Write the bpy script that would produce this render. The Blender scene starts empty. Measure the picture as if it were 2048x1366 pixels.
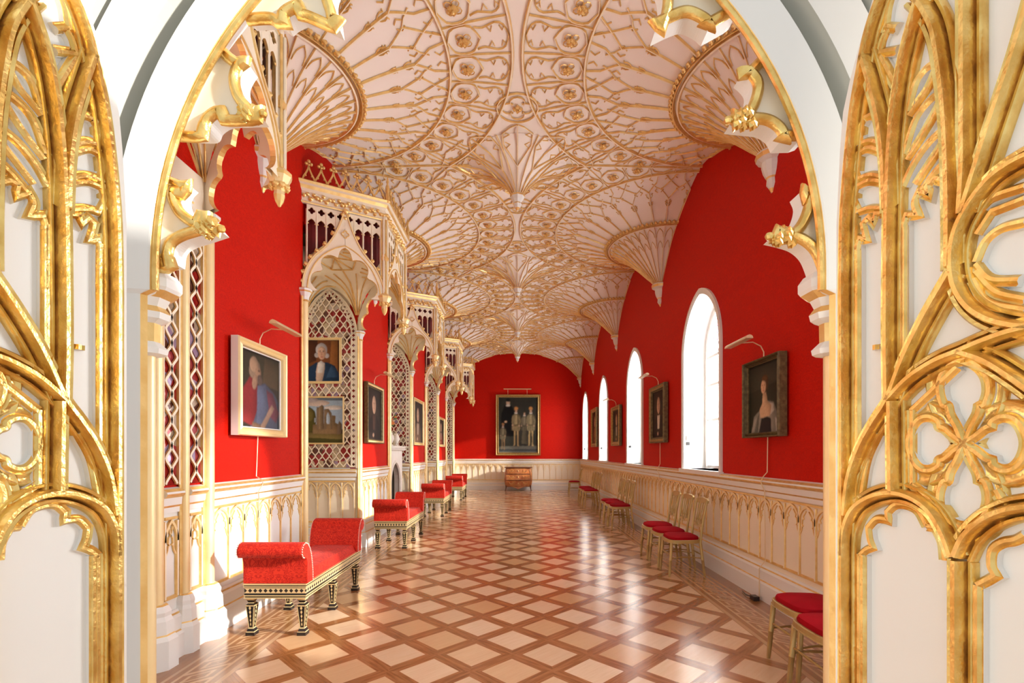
import bpy, math, random
from mathutils import Vector as V
random.seed(7)
C = bpy.context.scene.collection
PI = math.pi
sin, cos, sqrt = math.sin, math.cos, math.sqrt

# ------------------------------------------------------------------ camera, light, exposure
F = 985.0                      # focal length in pixels of the 2048 wide frame
VX, VY = 1035.0, 905.0         # vanishing point of the gallery
H = 1.5
cam = bpy.data.objects.new('camera', bpy.data.cameras.new('camera'))
C.objects.link(cam)
cam.location = (0, 0, H)
cam.rotation_euler = (PI/2, 0, 0)
cam.data.sensor_width = 36
cam.data.lens = 36*F/2048
cam.data.shift_x = -(VX-1024)/2048
cam.data.shift_y = (VY-683)/2048
cam.data.clip_start = 0.05
bpy.context.scene.camera = cam
vs = bpy.context.scene.view_settings
vs.view_transform = 'Standard'; vs.look = 'None'; vs.gamma = 1; vs.use_curve_mapping = False
vs.exposure = 0.82
w = bpy.data.worlds.new('world'); bpy.context.scene.world = w
w.use_nodes = True
bg = w.node_tree.nodes['Background']
bg.inputs[0].default_value = (0.93, 0.97, 1.0, 1); bg.inputs[1].default_value = 0.50
sun = bpy.data.objects.new('sun', bpy.data.lights.new('sun', 'SUN')); C.objects.link(sun)
sun.data.energy = 5.0; sun.data.angle = math.radians(2.2); sun.data.color = (1, .95, .88)
sun.rotation_euler = V((-1, .27, -.33)).to_track_quat('-Z', 'Y').to_euler()

XW = 2.55                      # half width of the gallery
YE = 19.85                     # far end wall
BAY = [3.0, 6.85, 10.7, 14.55, 18.4]
FAN = [1.08, 4.93, 8.78, 12.63, 16.48, 19.83]
YN = 1.22                      # near end of the gallery
for k, c in enumerate(BAY):    # daylight coming in at each window opening
    l = bpy.data.lights.new('window_daylight', 'AREA'); l.shape = 'RECTANGLE'; l.size = 3.4; l.size_y = 2.2
    l.energy = 300; l.color = (.96, .98, 1)
    o = bpy.data.objects.new('window_daylight', l); C.objects.link(o)
    o.location = (XW+1.0, c, 2.1); o.rotation_euler = (0, PI/2+math.radians(14), 0)

# ------------------------------------------------------------------ materials
def nmat(name, col, rough=.5, metal=0.0, bump=None, noise=None, coat=0, spec=.5, sheen=0):
    m = bpy.data.materials.new(name); m.use_nodes = True
    nt = m.node_tree; b = nt.nodes['Principled BSDF']
    b.inputs['Base Color'].default_value = (*col, 1)
    b.inputs['Roughness'].default_value = rough
    b.inputs['Metallic'].default_value = metal
    b.inputs['Specular IOR Level'].default_value = spec
    if coat: b.inputs['Coat Weight'].default_value = coat; b.inputs['Coat Roughness'].default_value = .12
    if sheen: b.inputs['Sheen Weight'].default_value = sheen
    tc = nt.nodes.new('ShaderNodeTexCoord')
    if noise:                       # (scale, amount, second colour)
        n = nt.nodes.new('ShaderNodeTexNoise'); n.inputs['Scale'].default_value = noise[0]; n.inputs['Detail'].default_value = 4
        nt.links.new(tc.outputs['Object'], n.inputs['Vector'])
        r = nt.nodes.new('ShaderNodeMapRange'); r.inputs[1].default_value = .35; r.inputs[2].default_value = .65
        r.inputs[3].default_value = 0; r.inputs[4].default_value = noise[1]
        nt.links.new(n.outputs['Fac'], r.inputs[0])
        mx = nt.nodes.new('ShaderNodeMixRGB'); mx.inputs[1].default_value = (*col, 1); mx.inputs[2].default_value = (*noise[2], 1)
        nt.links.new(r.outputs[0], mx.inputs[0]); nt.links.new(mx.outputs[0], b.inputs['Base Color'])
    if bump:
        n = nt.nodes.new('ShaderNodeTexNoise'); n.inputs['Scale'].default_value = bump[0]; n.inputs['Detail'].default_value = 3
        nt.links.new(tc.outputs['Object'], n.inputs['Vector'])
        bp = nt.nodes.new('ShaderNodeBump'); bp.inputs['Strength'].default_value = bump[1]; bp.inputs['Distance'].default_value = .004
        nt.links.new(n.outputs['Fac'], bp.inputs['Height']); nt.links.new(bp.outputs[0], b.inputs['Normal'])
    return m

class NT:                           # small helper to write node maths
    def __init__(s, m): s.t = m.node_tree
    def m(s, op, a, b=0.0, c=None):
        n = s.t.nodes.new('ShaderNodeMath'); n.operation = op
        for i, v in enumerate((a, b, c)):
            if v is None: continue
            if isinstance(v, (int, float)): n.inputs[i].default_value = v
            else: s.t.links.new(v, n.inputs[i])
        return n.outputs[0]
    def mix(s, f, a, b, mode='MIX'):
        n = s.t.nodes.new('ShaderNodeMixRGB'); n.blend_type = mode
        for i, v in enumerate((f, a, b)):
            if isinstance(v, tuple): n.inputs[i].default_value = (*v, 1)
            elif isinstance(v, (int, float)): n.inputs[i].default_value = v
            else: s.t.links.new(v, n.inputs[i])
        return n.outputs[0]

WHITE = nmat('white_paint', (.80, .79, .75), .45, noise=(3, .25, (.74, .73, .68)))
HOLLOW_SHADE = nmat('shaded_white_paint', (.52, .52, .46), .4)  # white paint darkened: shade in the arch moulding's hollows put into the colour
CREAM = nmat('cream_paint', (.86, .77, .60), .5, noise=(2, .3, (.80, .68, .53)))
NICHE = nmat('warm_vault_paint', (.95, .87, .66), .5)
VAULT = nmat('vault_plaster', (.88, .80, .72), .6, noise=(1.5, .4, (.84, .75, .66)))
RIB = nmat('rib_plaster', (.88, .76, .56), .5)
GOLD = nmat('gilding', (.88, .63, .26), .38, .55, bump=(60, .3), noise=(14, .6, (.70, .40, .10)))
DGOLD = nmat('burnished_gilding', (.90, .66, .24), .28, .85, bump=(90, .35), noise=(22, .8, (.60, .34, .07)))
PGOLD = nmat('pale_gilding', (.90, .72, .40), .42, .35, noise=(8, .4, (.86, .62, .26)))
BLACK = nmat('black_lacquer', (.012, .010, .010), .25)
CHGOLD = nmat('gold_painted_wood', (.50, .36, .14), .35, .5, noise=(12, .4, (.38, .26, .08)))
CHSEAT = nmat('crimson_velvet', (.36, .003, .010), .8, noise=(6, .5, (.24, .002, .006)), spec=.1)
GLASS = bpy.data.materials.new('window_glass'); GLASS.use_nodes = True
nt = GLASS.node_tree; nt.nodes.clear()
out = nt.nodes.new('ShaderNodeOutputMaterial'); mx = nt.nodes.new('ShaderNodeMixShader'); tr = nt.nodes.new('ShaderNodeBsdfTransparent'); gl = nt.nodes.new('ShaderNodeBsdfGlossy')
gl.inputs['Roughness'].default_value = .02; mx.inputs[0].default_value = .06
nt.links.new(tr.outputs[0], mx.inputs[1]); nt.links.new(gl.outputs[0], mx.inputs[2]); nt.links.new(mx.outputs[0], out.inputs[0])

def damask(name, c1, c2, scale, rough, sheen=0.0):
    m = nmat(name, c1, rough, sheen=sheen); n = NT(m); t = m.node_tree; b = t.nodes['Principled BSDF']
    tc = t.nodes.new('ShaderNodeTexCoord'); sp = t.nodes.new('ShaderNodeSeparateXYZ'); t.links.new(tc.outputs['Object'], sp.inputs[0])
    u = n.m('ADD', sp.outputs[0], sp.outputs[1]); z = n.m('ADD', sp.outputs[2], n.m('MULTIPLY', sp.outputs[1], .35 if sheen else 0.0))
    a = n.m('ABSOLUTE', n.m('SUBTRACT', n.m('FRACT', n.m('MULTIPLY', u, scale)), .5))
    cb = t.nodes.new('ShaderNodeCombineXYZ'); t.links.new(a, cb.inputs[0]); t.links.new(n.m('MULTIPLY', z, scale), cb.inputs[1])
    no = t.nodes.new('ShaderNodeTexNoise'); no.inputs['Scale'].default_value = 4.5; no.inputs['Detail'].default_value = 1.5; no.inputs['Distortion'].default_value = 2.2
    t.links.new(cb.outputs[0], no.inputs['Vector'])
    f = n.m('GREATER_THAN', n.m('FRACT', n.m('MULTIPLY', no.outputs['Fac'], 5.0)), .5)
    t.links.new(n.mix(f, c1, c2), b.inputs['Base Color'])
    return m
RED = damask('red_wall_damask', (.55, .009, .001), (.47, .006, .001), 3.2, .6)
RED.node_tree.nodes['Principled BSDF'].inputs['Specular IOR Level'].default_value = .12
SOFA = damask('red_damask_upholstery', (.64, .030, .010), (.44, .010, .004), 3.0, .65, .05)
SOFA.node_tree.nodes['Principled BSDF'].inputs['Specular IOR Level'].default_value = .25

def floor_mat():
    m = nmat('parquet', (.4, .2, .1), .16, coat=.5, spec=.5); n = NT(m); t = m.node_tree; b = t.nodes['Principled BSDF']
    tc = t.nodes.new('ShaderNodeTexCoord'); sp = t.nodes.new('ShaderNodeSeparateXYZ'); t.links.new(tc.outputs['Object'], sp.inputs[0])
    x, y = sp.outputs[0], sp.outputs[1]
    p = .3995; k = 1/(p*sqrt(2))
    xs = n.m('ADD', x, .041); ys = n.m('SUBTRACT', y, 3.377)
    a = n.m('ADD', n.m('MULTIPLY', n.m('ADD', xs, ys), k), 100.5)
    c = n.m('ADD', n.m('MULTIPLY', n.m('SUBTRACT', xs, ys), k), 100.5)
    fa = n.m('ABSOLUTE', n.m('SUBTRACT', n.m('FRACT', a), .5)); fc = n.m('ABSOLUTE', n.m('SUBTRACT', n.m('FRACT', c), .5))
    d = n.m('MAXIMUM', fa, fc)
    sq = n.m('LESS_THAN', d, .362)
    ia = n.m('FLOOR', a); ic = n.m('FLOOR', c)
    cb = t.nodes.new('ShaderNodeCombineXYZ'); t.links.new(ia, cb.inputs[0]); t.links.new(ic, cb.inputs[1])
    wn = t.nodes.new('ShaderNodeTexWhiteNoise'); wn.noise_dimensions = '2D'; t.links.new(cb.outputs[0], wn.inputs['Vector'])
    # long board grain in both strip directions
    def grain(u, v, s1, s2):
        q = t.nodes.new('ShaderNodeCombineXYZ'); t.links.new(n.m('MULTIPLY', u, s1), q.inputs[0]); t.links.new(n.m('MULTIPLY', v, s2), q.inputs[1])
        g = t.nodes.new('ShaderNodeTexNoise'); g.inputs['Scale'].default_value = 1; g.inputs['Detail'].default_value = 5; g.inputs['Roughness'].default_value = .6
        t.links.new(q.outputs[0], g.inputs['Vector']); return g.outputs['Fac']
    g1 = grain(a, c, 1.5, 16); g2 = grain(a, c, 16, 1.5)
    par = n.m('MODULO', ia, 2.0)
    light = n.mix(wn.outputs['Value'], (.82, .58, .37), (.62, .36, .17))
    light = n.mix(n.m('MULTIPLY', par, .5), light, (.84, .66, .48))
    light = n.mix(n.m('MULTIPLY', n.m('SUBTRACT', g1, .35), .7), light, (.50, .26, .11))
    isv = n.m('GREATER_THAN', fa, fc)
    gs = n.m('ADD', n.m('MULTIPLY', isv, g2), n.m('MULTIPLY', n.m('SUBTRACT', 1, isv), g1))
    rr = t.nodes.new('ShaderNodeMapRange'); rr.inputs[1].default_value = .35; rr.inputs[2].default_value = .68; t.links.new(gs, rr.inputs[0])
    dark = n.mix(rr.outputs[0], (.24, .075, .018), (.46, .19, .065))
    seam = n.m('LESS_THAN', n.m('ABSOLUTE', n.m('SUBTRACT', d, .432)), .006)
    dark = n.mix(n.m('MULTIPLY', seam, .35), dark, (.12, .04, .01))
    col = n.mix(sq, dark, light)
    # border
    ax = n.m('ABSOLUTE', x)
    brown = n.mix(grain(x, y, 30, 2), (.24, .09, .025), (.40, .18, .06))
    pale = (.66, .42, .22)
    inb = n.m('GREATER_THAN', ax, 1.93)
    v = n.m('DIVIDE', n.m('SUBTRACT', ax, 2.02), .24)
    side = n.m('SIGN', x)
    u = n.m('FRACT', n.m('ADD', n.m('MULTIPLY', y, 1/.22), n.m('MULTIPLY', v, 1.0)))
    A = n.m('MULTIPLY', n.m('ABSOLUTE', n.m('SUBTRACT', v, .5)), 2.0)
    B = n.m('MULTIPLY', n.m('ABSOLUTE', n.m('SUBTRACT', u, .5)), 2.0)
    dd = n.m('MAXIMUM', A, B)
    ring = n.m('LESS_THAN', n.m('FRACT', n.m('MULTIPLY', n.m('SUBTRACT', 1.0, dd), 2.1)), .36)
    inside = n.m('MULTIPLY', n.m('LESS_THAN', A, 1.0), ring)
    bc = n.mix(n.m('MULTIPLY', inside, .85), brown, pale)
    l1 = n.m('LESS_THAN', n.m('ABSOLUTE', n.m('SUBTRACT', ax, 1.955)), .018)
    l2 = n.m('LESS_THAN', n.m('ABSOLUTE', n.m('SUBTRACT', ax, 2.315)), .012)
    bc = n.mix(n.m('MULTIPLY', n.m('MAXIMUM', l1, l2), .6), bc, pale)
    col = n.mix(inb, col, bc)
    t.links.new(col, b.inputs['Base Color'])
    nn = t.nodes.new('ShaderNodeTexNoise'); nn.inputs['Scale'].default_value = 3; t.links.new(tc.outputs['Object'], nn.inputs['Vector'])
    r2 = t.nodes.new('ShaderNodeMapRange'); r2.inputs[3].default_value = .12; r2.inputs[4].default_value = .30; t.links.new(nn.outputs['Fac'], r2.inputs[0])
    t.links.new(r2.outputs[0], b.inputs['Roughness'])
    b.inputs['Coat Roughness'].default_value = .2
    return m
PARQUET = floor_mat()

def mosaic_mat():
    m = nmat('mirror_mosaic', (.5, .1, .1), .12, .3); n = NT(m); t = m.node_tree; b = t.nodes['Principled BSDF']
    tc = t.nodes.new('ShaderNodeTexCoord'); vo = t.nodes.new('ShaderNodeTexVoronoi'); vo.inputs['Scale'].default_value = 9
    t.links.new(tc.outputs['Object'], vo.inputs['Vector'])
    cr = t.nodes.new('ShaderNodeValToRGB'); e = cr.color_ramp; e.interpolation = 'CONSTANT'
    cols = [(0, (.30, .012, .012)), (.3, (.42, .33, .24)), (.45, (.10, .03, .02)), (.58, (.60, .52, .46)), (.70, (.34, .04, .05)), (.82, (.36, .26, .40)), (.9, (.55, .45, .30))]
    e.elements[0].position = 0; e.elements[0].color = (*cols[0][1], 1); e.elements[1].position = cols[1][0]; e.elements[1].color = (*cols[1][1], 1)
    for p_, c_ in cols[2:]:
        q = e.elements.new(p_); q.color = (*c_, 1)
    s = t.nodes.new('ShaderNodeSeparateXYZ'); t.links.new(vo.outputs['Color'], s.inputs[0]); t.links.new(s.outputs[0], cr.inputs[0])
    t.links.new(cr.outputs[0], b.inputs['Base Color']); return m
MOSAIC = mosaic_mat()

# ------------------------------------------------------------------ mesh builder
class MB:
    def __init__(s): s.v = []; s.f = []; s.m = []; s.mats = []
    def mi(s, mat):
        if mat not in s.mats: s.mats.append(mat)
        return s.mats.index(mat)
    def add(s, vs_, fs, mat):
        o = len(s.v); s.v += [tuple(p) for p in vs_]
        if isinstance(mat, list): ms = [s.mi(q) for q in mat]
        else: ms = [s.mi(mat)]*len(fs)
        for f, q in zip(fs, ms): s.f.append(tuple(o+i for i in f)); s.m.append(q)
    def box(s, a, b, mat):
        x0, y0, z0 = a; x1, y1, z1 = b
        s.add([(x0,y0,z0),(x1,y0,z0),(x1,y1,z0),(x0,y1,z0),(x0,y0,z1),(x1,y0,z1),(x1,y1,z1),(x0,y1,z1)],
              [(0,3,2,1),(4,5,6,7),(0,1,5,4),(1,2,6,5),(2,3,7,6),(3,0,4,7)], mat)
    def sweep(s, pts, nrm, prof, mats, closed=False):
        """pts: 3D points, nrm: a normal or one per point, prof: (side, height) pairs, mats: one per profile segment"""
        n = len(pts)
        if n < 2: return
        P = [V(p) for p in pts]; N = [V(q) for q in nrm] if isinstance(nrm, list) else [V(nrm)]*n
        vs_ = []
        for i in range(n):
            if closed: a, b = P[i-1], P[(i+1) % n]
            else: a, b = P[max(i-1, 0)], P[min(i+1, n-1)]
            T = (b-a)
            if T.length < 1e-9: T = V((0, 0, 1))
            T.normalize(); S = T.cross(N[i])
            if S.length < 1e-6: S = T.orthogonal()
            S.normalize(); M = S.cross(T); M = M if M.dot(N[i]) > 0 else -M
            k = 1.0
            if 0 < i < n-1 or closed:
                d1 = (P[i]-a); d2 = (b-P[i])
                if d1.length > 1e-9 and d2.length > 1e-9:
                    c_ = max(-1, min(1, d1.normalized().dot(d2.normalized()))); k = min(1.8, 1/max(.3, sqrt((1+c_)/2)))
            for (u, h) in prof: vs_.append(P[i]+S*u*k+M*h)
        q = len(prof); fs = []; ms = []
        for i in range(n if closed else n-1):
            j = (i+1) % n
            for c_ in range(q-1):
                fs.append((i*q+c_, i*q+c_+1, j*q+c_+1, j*q+c_)); ms.append(mats[c_] if isinstance(mats, list) else mats)
        if not closed:
            fs.append(tuple(range(q))); ms.append(mats[0] if isinstance(mats, list) else mats)
            fs.append(tuple(range((n-1)*q, n*q))); ms.append(mats[0] if isinstance(mats, list) else mats)
        s.add(vs_, fs, ms)
    def tube(s, pts, r, mat, seg=6, closed=False):
        n = len(pts); P = [V(p) for p in pts]; vs_ = []; prev = None
        R = r if isinstance(r, (list, tuple)) else [r]*n
        for i in range(n):
            a, b = (P[i-1], P[(i+1) % n]) if closed else (P[max(i-1, 0)], P[min(i+1, n-1)])
            T = (b-a).normalized()
            S = T.orthogonal() if prev is None else (prev-T*prev.dot(T))
            if S.length < 1e-6: S = T.orthogonal()
            S.normalize(); prev = S; B_ = T.cross(S)
            for k in range(seg):
                t = 2*PI*k/seg; vs_.append(P[i]+S*R[i]*cos(t)+B_*R[i]*sin(t))
        fs = []
        for i in range(n if closed else n-1):
            j = (i+1) % n
            for k in range(seg): fs.append((i*seg+k, i*seg+(k+1) % seg, j*seg+(k+1) % seg, j*seg+k))
        if not closed: fs += [tuple(range(seg))[::-1], tuple(range((n-1)*seg, n*seg))]
        s.add(vs_, fs, mat)
    def lathe(s, c, prof, mat, seg=12, a0=0, a1=2*PI, rot=0):
        """prof: (r, z, [mat]) list from bottom to top"""
        full = abs(a1-a0-2*PI) < 1e-6; n = seg if full else seg+1; vs_ = []
        for q in prof:
            for k in range(n):
                t = rot+a0+(a1-a0)*k/seg; vs_.append((c[0]+q[0]*cos(t), c[1]+q[0]*sin(t), c[2]+q[1]))
        fs = []; ms = []
        for i in range(len(prof)-1):
            mm = prof[i][2] if len(prof[i]) > 2 else mat
            for k in range(seg):
                k2 = (k+1) % n if full else k+1
                fs.append((i*n+k, i*n+k2, (i+1)*n+k2, (i+1)*n+k)); ms.append(mm)
        fs += [tuple(range(n))[::-1], tuple(range((len(prof)-1)*n, len(prof)*n))]; ms += [mat, mat]
        s.add(vs_, fs, ms)
    def blob(s, c, r, mat, sq=(1, 1, 1), n=0):
        """a lumpy little carved knob"""
        vs_ = []; fs = []; R = 4; S_ = 7
        for i in range(R+1):
            ph = PI*i/R
            for k in range(S_):
                t = 2*PI*k/S_; q = r*(1+(.25*sin(t*3+i) if n else 0))
                vs_.append((c[0]+q*sin(ph)*cos(t)*sq[0], c[1]+q*sin(ph)*sin(t)*sq[1], c[2]+q*cos(ph)*sq[2]))
        for i in range(R):
            for k in range(S_): fs.append((i*S_+k, (i+1)*S_+k, (i+1)*S_+(k+1) % S_, i*S_+(k+1) % S_))
        s.add(vs_, fs, mat)
    def plate(s, poly, fr, z0, z1, mat, side=None):
        """extrude a 2D outline in a frame, between heights z0 and z1 above the plane"""
        n = len(poly); vs_ = [fr(u, v, z0) for u, v in poly]+[fr(u, v, z1) for u, v in poly]
        fs = [tuple(range(n)), tuple(range(n, 2*n))]+[(i, (i+1) % n, n+(i+1) % n, n+i) for i in range(n)]
        s.add(vs_, fs, [mat, mat]+[side or mat]*n)
    def ring(s, outer, inner, fr, z0, z1, mat, inmat=None, closed=True):
        n = len(outer); vs_ = [fr(u, v, z) for z in (z0, z1) for L in (outer, inner) for u, v in L]
        fs = []; ms = []
        for i in range(n if closed else n-1):
            j = (i+1) % n
            fs += [(2*n+i, 2*n+j, 3*n+j, 3*n+i), (i, j, n+j, n+i), (n+i, n+j, 3*n+j, 3*n+i), (i, j, 2*n+j, 2*n+i)]
            ms += [mat, mat, inmat or mat, mat]
        s.add(vs_, fs, ms)
    def build(s, name, parent=None, smooth=False, loc=None, bevel=0):
        me = bpy.data.meshes.new(name); me.from_pydata(s.v, [], s.f)
        for q in s.mats: me.materials.append(q)
        me.polygons.foreach_set('material_index', s.m)
        me.validate(); me.update()
        if smooth:
            me.polygons.foreach_set('use_smooth', [True]*len(me.polygons))
            me.set_sharp_from_angle(angle=math.radians(40))
        o = bpy.data.objects.new(name, me); C.objects.link(o)
        if parent: o.parent = parent
        if loc: o.location = loc
        if bevel:
            b = o.modifiers.new('bevel', 'BEVEL'); b.width = bevel; b.segments = 2; b.limit_method = 'ANGLE'
        return o

def frame(O, U, N):
    O = V(O); U = V(U).normalized(); N = V(N).normalized()
    def f(u, v, h=0): return O+U*u+V((0, 0, v))+N*h
    f.n = N; f.u = U
    return f
def tag(o, label, cat, group=None):
    o['label'] = label; o['category'] = cat
    if group: o['group'] = group
    return o
def thing(name, loc, label, cat, group=None, rz=0):
    o = bpy.data.objects.new(name, None); o.empty_display_size = .1; C.objects.link(o); o.location = loc; o.rotation_euler.z = rz
    return tag(o, label, cat, group)
def struct(o): o['kind'] = 'structure'; return o
def copy_tree(o, parent=None):
    c = o.copy(); C.objects.link(c)
    if parent: c.parent = parent
    for ch in [q for q in o.children]: copy_tree(ch, c)
    return c

def dens(P, n=5, sharp=50):
    """smooth a 2D polyline but keep its cusps sharp"""
    def corner(i):
        if i <= 0 or i >= len(P)-1: return True
        a = V(P[i])-V(P[i-1]); b = V(P[i+1])-V(P[i])
        return a.length > 0 and b.length > 0 and math.degrees(a.angle(b)) > sharp
    dn = []
    for i in range(len(P)-1):
        p1, p2 = P[i], P[i+1]
        p0 = P[i-1] if not corner(i) else tuple(2*p1[k]-p2[k] for k in (0, 1))
        p3 = P[i+2] if not corner(i+1) else tuple(2*p2[k]-p1[k] for k in (0, 1))
        for j in range(n):
            t = j/n; dn.append(tuple(.5*((2*p1[k])+(-p0[k]+p2[k])*t+(2*p0[k]-5*p1[k]+4*p2[k]-p3[k])*t*t+(-p0[k]+3*p1[k]-3*p2[k]+p3[k])*t**3) for k in (0, 1)))
    return dn+[P[-1]]
def prof3(wd, h, k=.45): return [(-wd, 0), (-wd*k, h), (wd*k, h), (wd, 0)]
GCG = [GOLD, RIB, GOLD]
ORD = ['first', 'second', 'third', 'fourth', 'fifth']

# ------------------------------------------------------------------ room shell
mb = MB(); mb.box((-3.6, -1.2, -.1), (XW+.6, YE+.3, 0), PARQUET); struct(mb.build('floor'))

_PR = [(.0, 4.30), (.10, 4.50), (.25, 4.66), (.43, 4.84), (.65, 5.02), (.90, 5.16), (1.24, 5.30), (1.6, 5.41), (2.0, 5.48), (2.6, 5.505), (4, 5.51)]
def prof(r):
    for i in range(len(_PR)-1):
        if r <= _PR[i+1][0] or i == len(_PR)-2:
            x0, y0 = _PR[i]; x1, y1 = _PR[i+1]
            sl = lambda j: (_PR[min(j+1, len(_PR)-1)][1]-_PR[max(j-1, 0)][1])/(_PR[min(j+1, len(_PR)-1)][0]-_PR[max(j-1, 0)][0])
            h = x1-x0; t = min(1, (r-x0)/h); m0 = sl(i)*h; m1 = sl(i+1)*h
            return (2*t**3-3*t*t+1)*y0+(t**3-2*t*t+t)*m0+(-2*t**3+3*t*t)*y1+(t**3-t*t)*m1
def ceilz(x, y): return min(prof(math.hypot(XW-abs(x), y-f)) for f in FAN)
def ceil():
    mb = MB(); nx = 64; ys = []
    y = YN
    while y < YE+.05: ys.append(y); y += .075
    ys.append(YE+.1)
    vs_ = []; fs = []
    for y in ys:
        for i in range(nx+1):
            t = i/nx*2-1; x = (XW+.02)*(t+.0*t); vs_.append((x, y, ceilz(x, y)+.004))
    n = nx+1
    for j in range(len(ys)-1):
        for i in range(nx): fs.append((j*n+i, j*n+i+1, (j+1)*n+i+1, (j+1)*n+i))
    mb.add(vs_, fs, VAULT)
    o = mb.build('ceiling', smooth=True); struct(o)
    top = MB(); top.box((-3.6, YN, 5.75), (XW+.6, YE+.2, 5.85), WHITE); top.build('roof_slab', o)
ceil()

# end wall
mb = MB(); mb.box((-3.6, YE, 0), (XW+.6, YE+.2, 5.8), RED); struct(mb.build('wall_back'))
# windows: opening half width .68, sill 1.25, springing 2.95, apex 3.72
WH, WS, WP, WA = .68, 1.26, 2.92, 3.73
def winarch(hw, zs, za, n=12):
    """pointed-round arch outline points from right spring over apex to left spring"""
    R = ((za-zs)**2+hw*hw)/(2*hw); R = max(R, hw)
    pts = []
    am = math.atan2(za-zs, R-hw) if R > hw else PI/2
    for i in range(n+1):
        a = am*i/n; pts.append((hw-R+R*cos(a), zs+R*sin(a)))
    return pts+[(-x, z) for x, z in pts[::-1][1:]]
def wall_right():
    mb = MB(); x0, x1 = XW, XW+.5
    ys = [YN]
    for c in BAY: ys += [c-WH, c+WH]
    ys.append(YE)
    for i in range(0, len(ys), 2): mb.box((x0, ys[i], 0), (x1, ys[i+1], 5.8), RED)
    for c in BAY:
        mb.box((x0, c-WH, 0), (x1, c+WH, WS), RED)
        arch = winarch(WH, WP, WA)
        top = [(u, 5.8) for u, z in arch]
        fr = frame((x0, c, 0), (0, 1, 0), (1, 0, 0))
        mb.ring(top, arch, fr, 0, .5, RED, WHITE, closed=False)
    struct(mb.build('wall_right'))
wall_right()
PINK = nmat('lattice_stained_glass', (.75, .35, .55), .2)
for k, c in enumerate(BAY):
    root = bpy.data.objects.new('window_%d' % (k+1), None); C.objects.link(root); root.location = (XW, c, WS); struct(root)
    def L(p): return (p[0]-XW, p[1]-c, p[2]-WS)
    fr = lambda u, v, h=0: V((h, u, v-WS))
    # architrave and lined reveal
    m_ = MB(); out_ = [(-WH-.05, WS)]+[(-u, z) for u, z in winarch(WH+.05, WP, WA+.05)]+[(WH+.05, WS)]
    inn = [(-WH, WS)]+[(-u, z) for u, z in winarch(WH, WP, WA)]+[(WH, WS)]
    m_.ring(out_, inn, fr, -.03, .0, WHITE, closed=False)
    inn2 = [(-WH+.03, WS)]+[(-u, z) for u, z in winarch(WH-.03, WP, WA-.03)]+[(WH-.03, WS)]
    m_.ring(inn, inn2, fr, -.02, .51, WHITE, WHITE, closed=False)
    inn3 = [(-WH+.10, WS)]+[(-u, z) for u, z in winarch(WH-.10, WP, WA-.12)]+[(WH-.10, WS)]
    m_.ring(inn, inn3, fr, .30, .38, WHITE, closed=False)
    for u in (-WH+.015, WH-.015):
        m_.box((.0, u-.012, 0), (.30, u+.012, WP-WS), WHITE)
    m_.build('window_frame', root)
    m_ = MB(); m_.box((-.06, -WH-.08, -.05), (.5, WH+.08, .0), WHITE); m_.build('window_sill', root)
    m_ = MB()
    for zz in (WS+.03, 1.98, 2.50, WP): m_.box((.32, -WH+.1, zz-WS-.02), (.36, WH-.1, zz-WS+.02), WHITE)
    m_.box((.31, -.012, .02), (.35, .012, WP-WS), WHITE)
    m_.build('sash_bars', root)
    m_ = MB(); pl = [(-WH+.1, WS)]+[(-u, z) for u, z in winarch(WH-.10, WP, WA-.12)]+[(WH-.1, WS)]
    m_.plate(pl, fr, .345, .350, GLASS); m_.build('pane', root)
    m_ = MB()
    for j in range(-8, 9):      # leaded lattice in the arched head
        for s_ in (1, -1):
            pts = []
            for i in range(24):
                z = WP+.04+i*.03; u = j*.085+s_*(z-WP)*.8
                hw = WH-.13; R = ((WA-.15-WP)**2+hw*hw)/(2*hw)
                if abs(u) < hw-.01 and math.hypot(abs(u)-(hw-R), z-WP) < R-.01: pts.append(fr(u, z, .335))
            if len(pts) > 2: m_.sweep([pts[0], pts[-1]], (-1, 0, 0), [(-.006, 0), (-.006, .006), (.006, .006), (.006, 0)], PINK)
    m_.build('leaded_lattice', root)
    m_ = MB(); m_.box((.02, WH-.045, .35), (.07, WH-.02, .40), BLACK); m_.box((.02, WH-.05, .42), (.05, WH-.02, .5), WHITE); m_.build('catch', root)

# left wall with niches
NH = 1.0; ND = .87; NZ = 4.25
def wall_left():
    mb = MB(); x0, x1 = -XW-.12, -XW
    ys = [YN]
    for c in BAY[1:]: ys += [c-NH, c+NH]
    ys.append(YE)
    for i in range(0, len(ys), 2):
        mb.box((x0, ys[i], 0), (x1, ys[i+1], 5.8), RED)
    for c in BAY[1:]:
        mb.box((x0, c-NH, NZ), (x1, c+NH, 5.8), RED)
        mb.box((-XW-ND-.1, c-NH, 0), (-XW-ND, c+NH, 4.6), CREAM); mb.box((-XW-ND-.1, c-NH-.1, 4.6), (x0, c+NH+.1, 4.7), CREAM)
        mb.box((-XW-ND-.1, c-NH-.1, 0), (x0, c-NH, 4.6), CREAM); mb.box((-XW-ND-.1, c+NH, 0), (x0, c+NH+.1, 4.6), CREAM)
    struct(mb.build('wall_left'))
wall_left()

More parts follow.
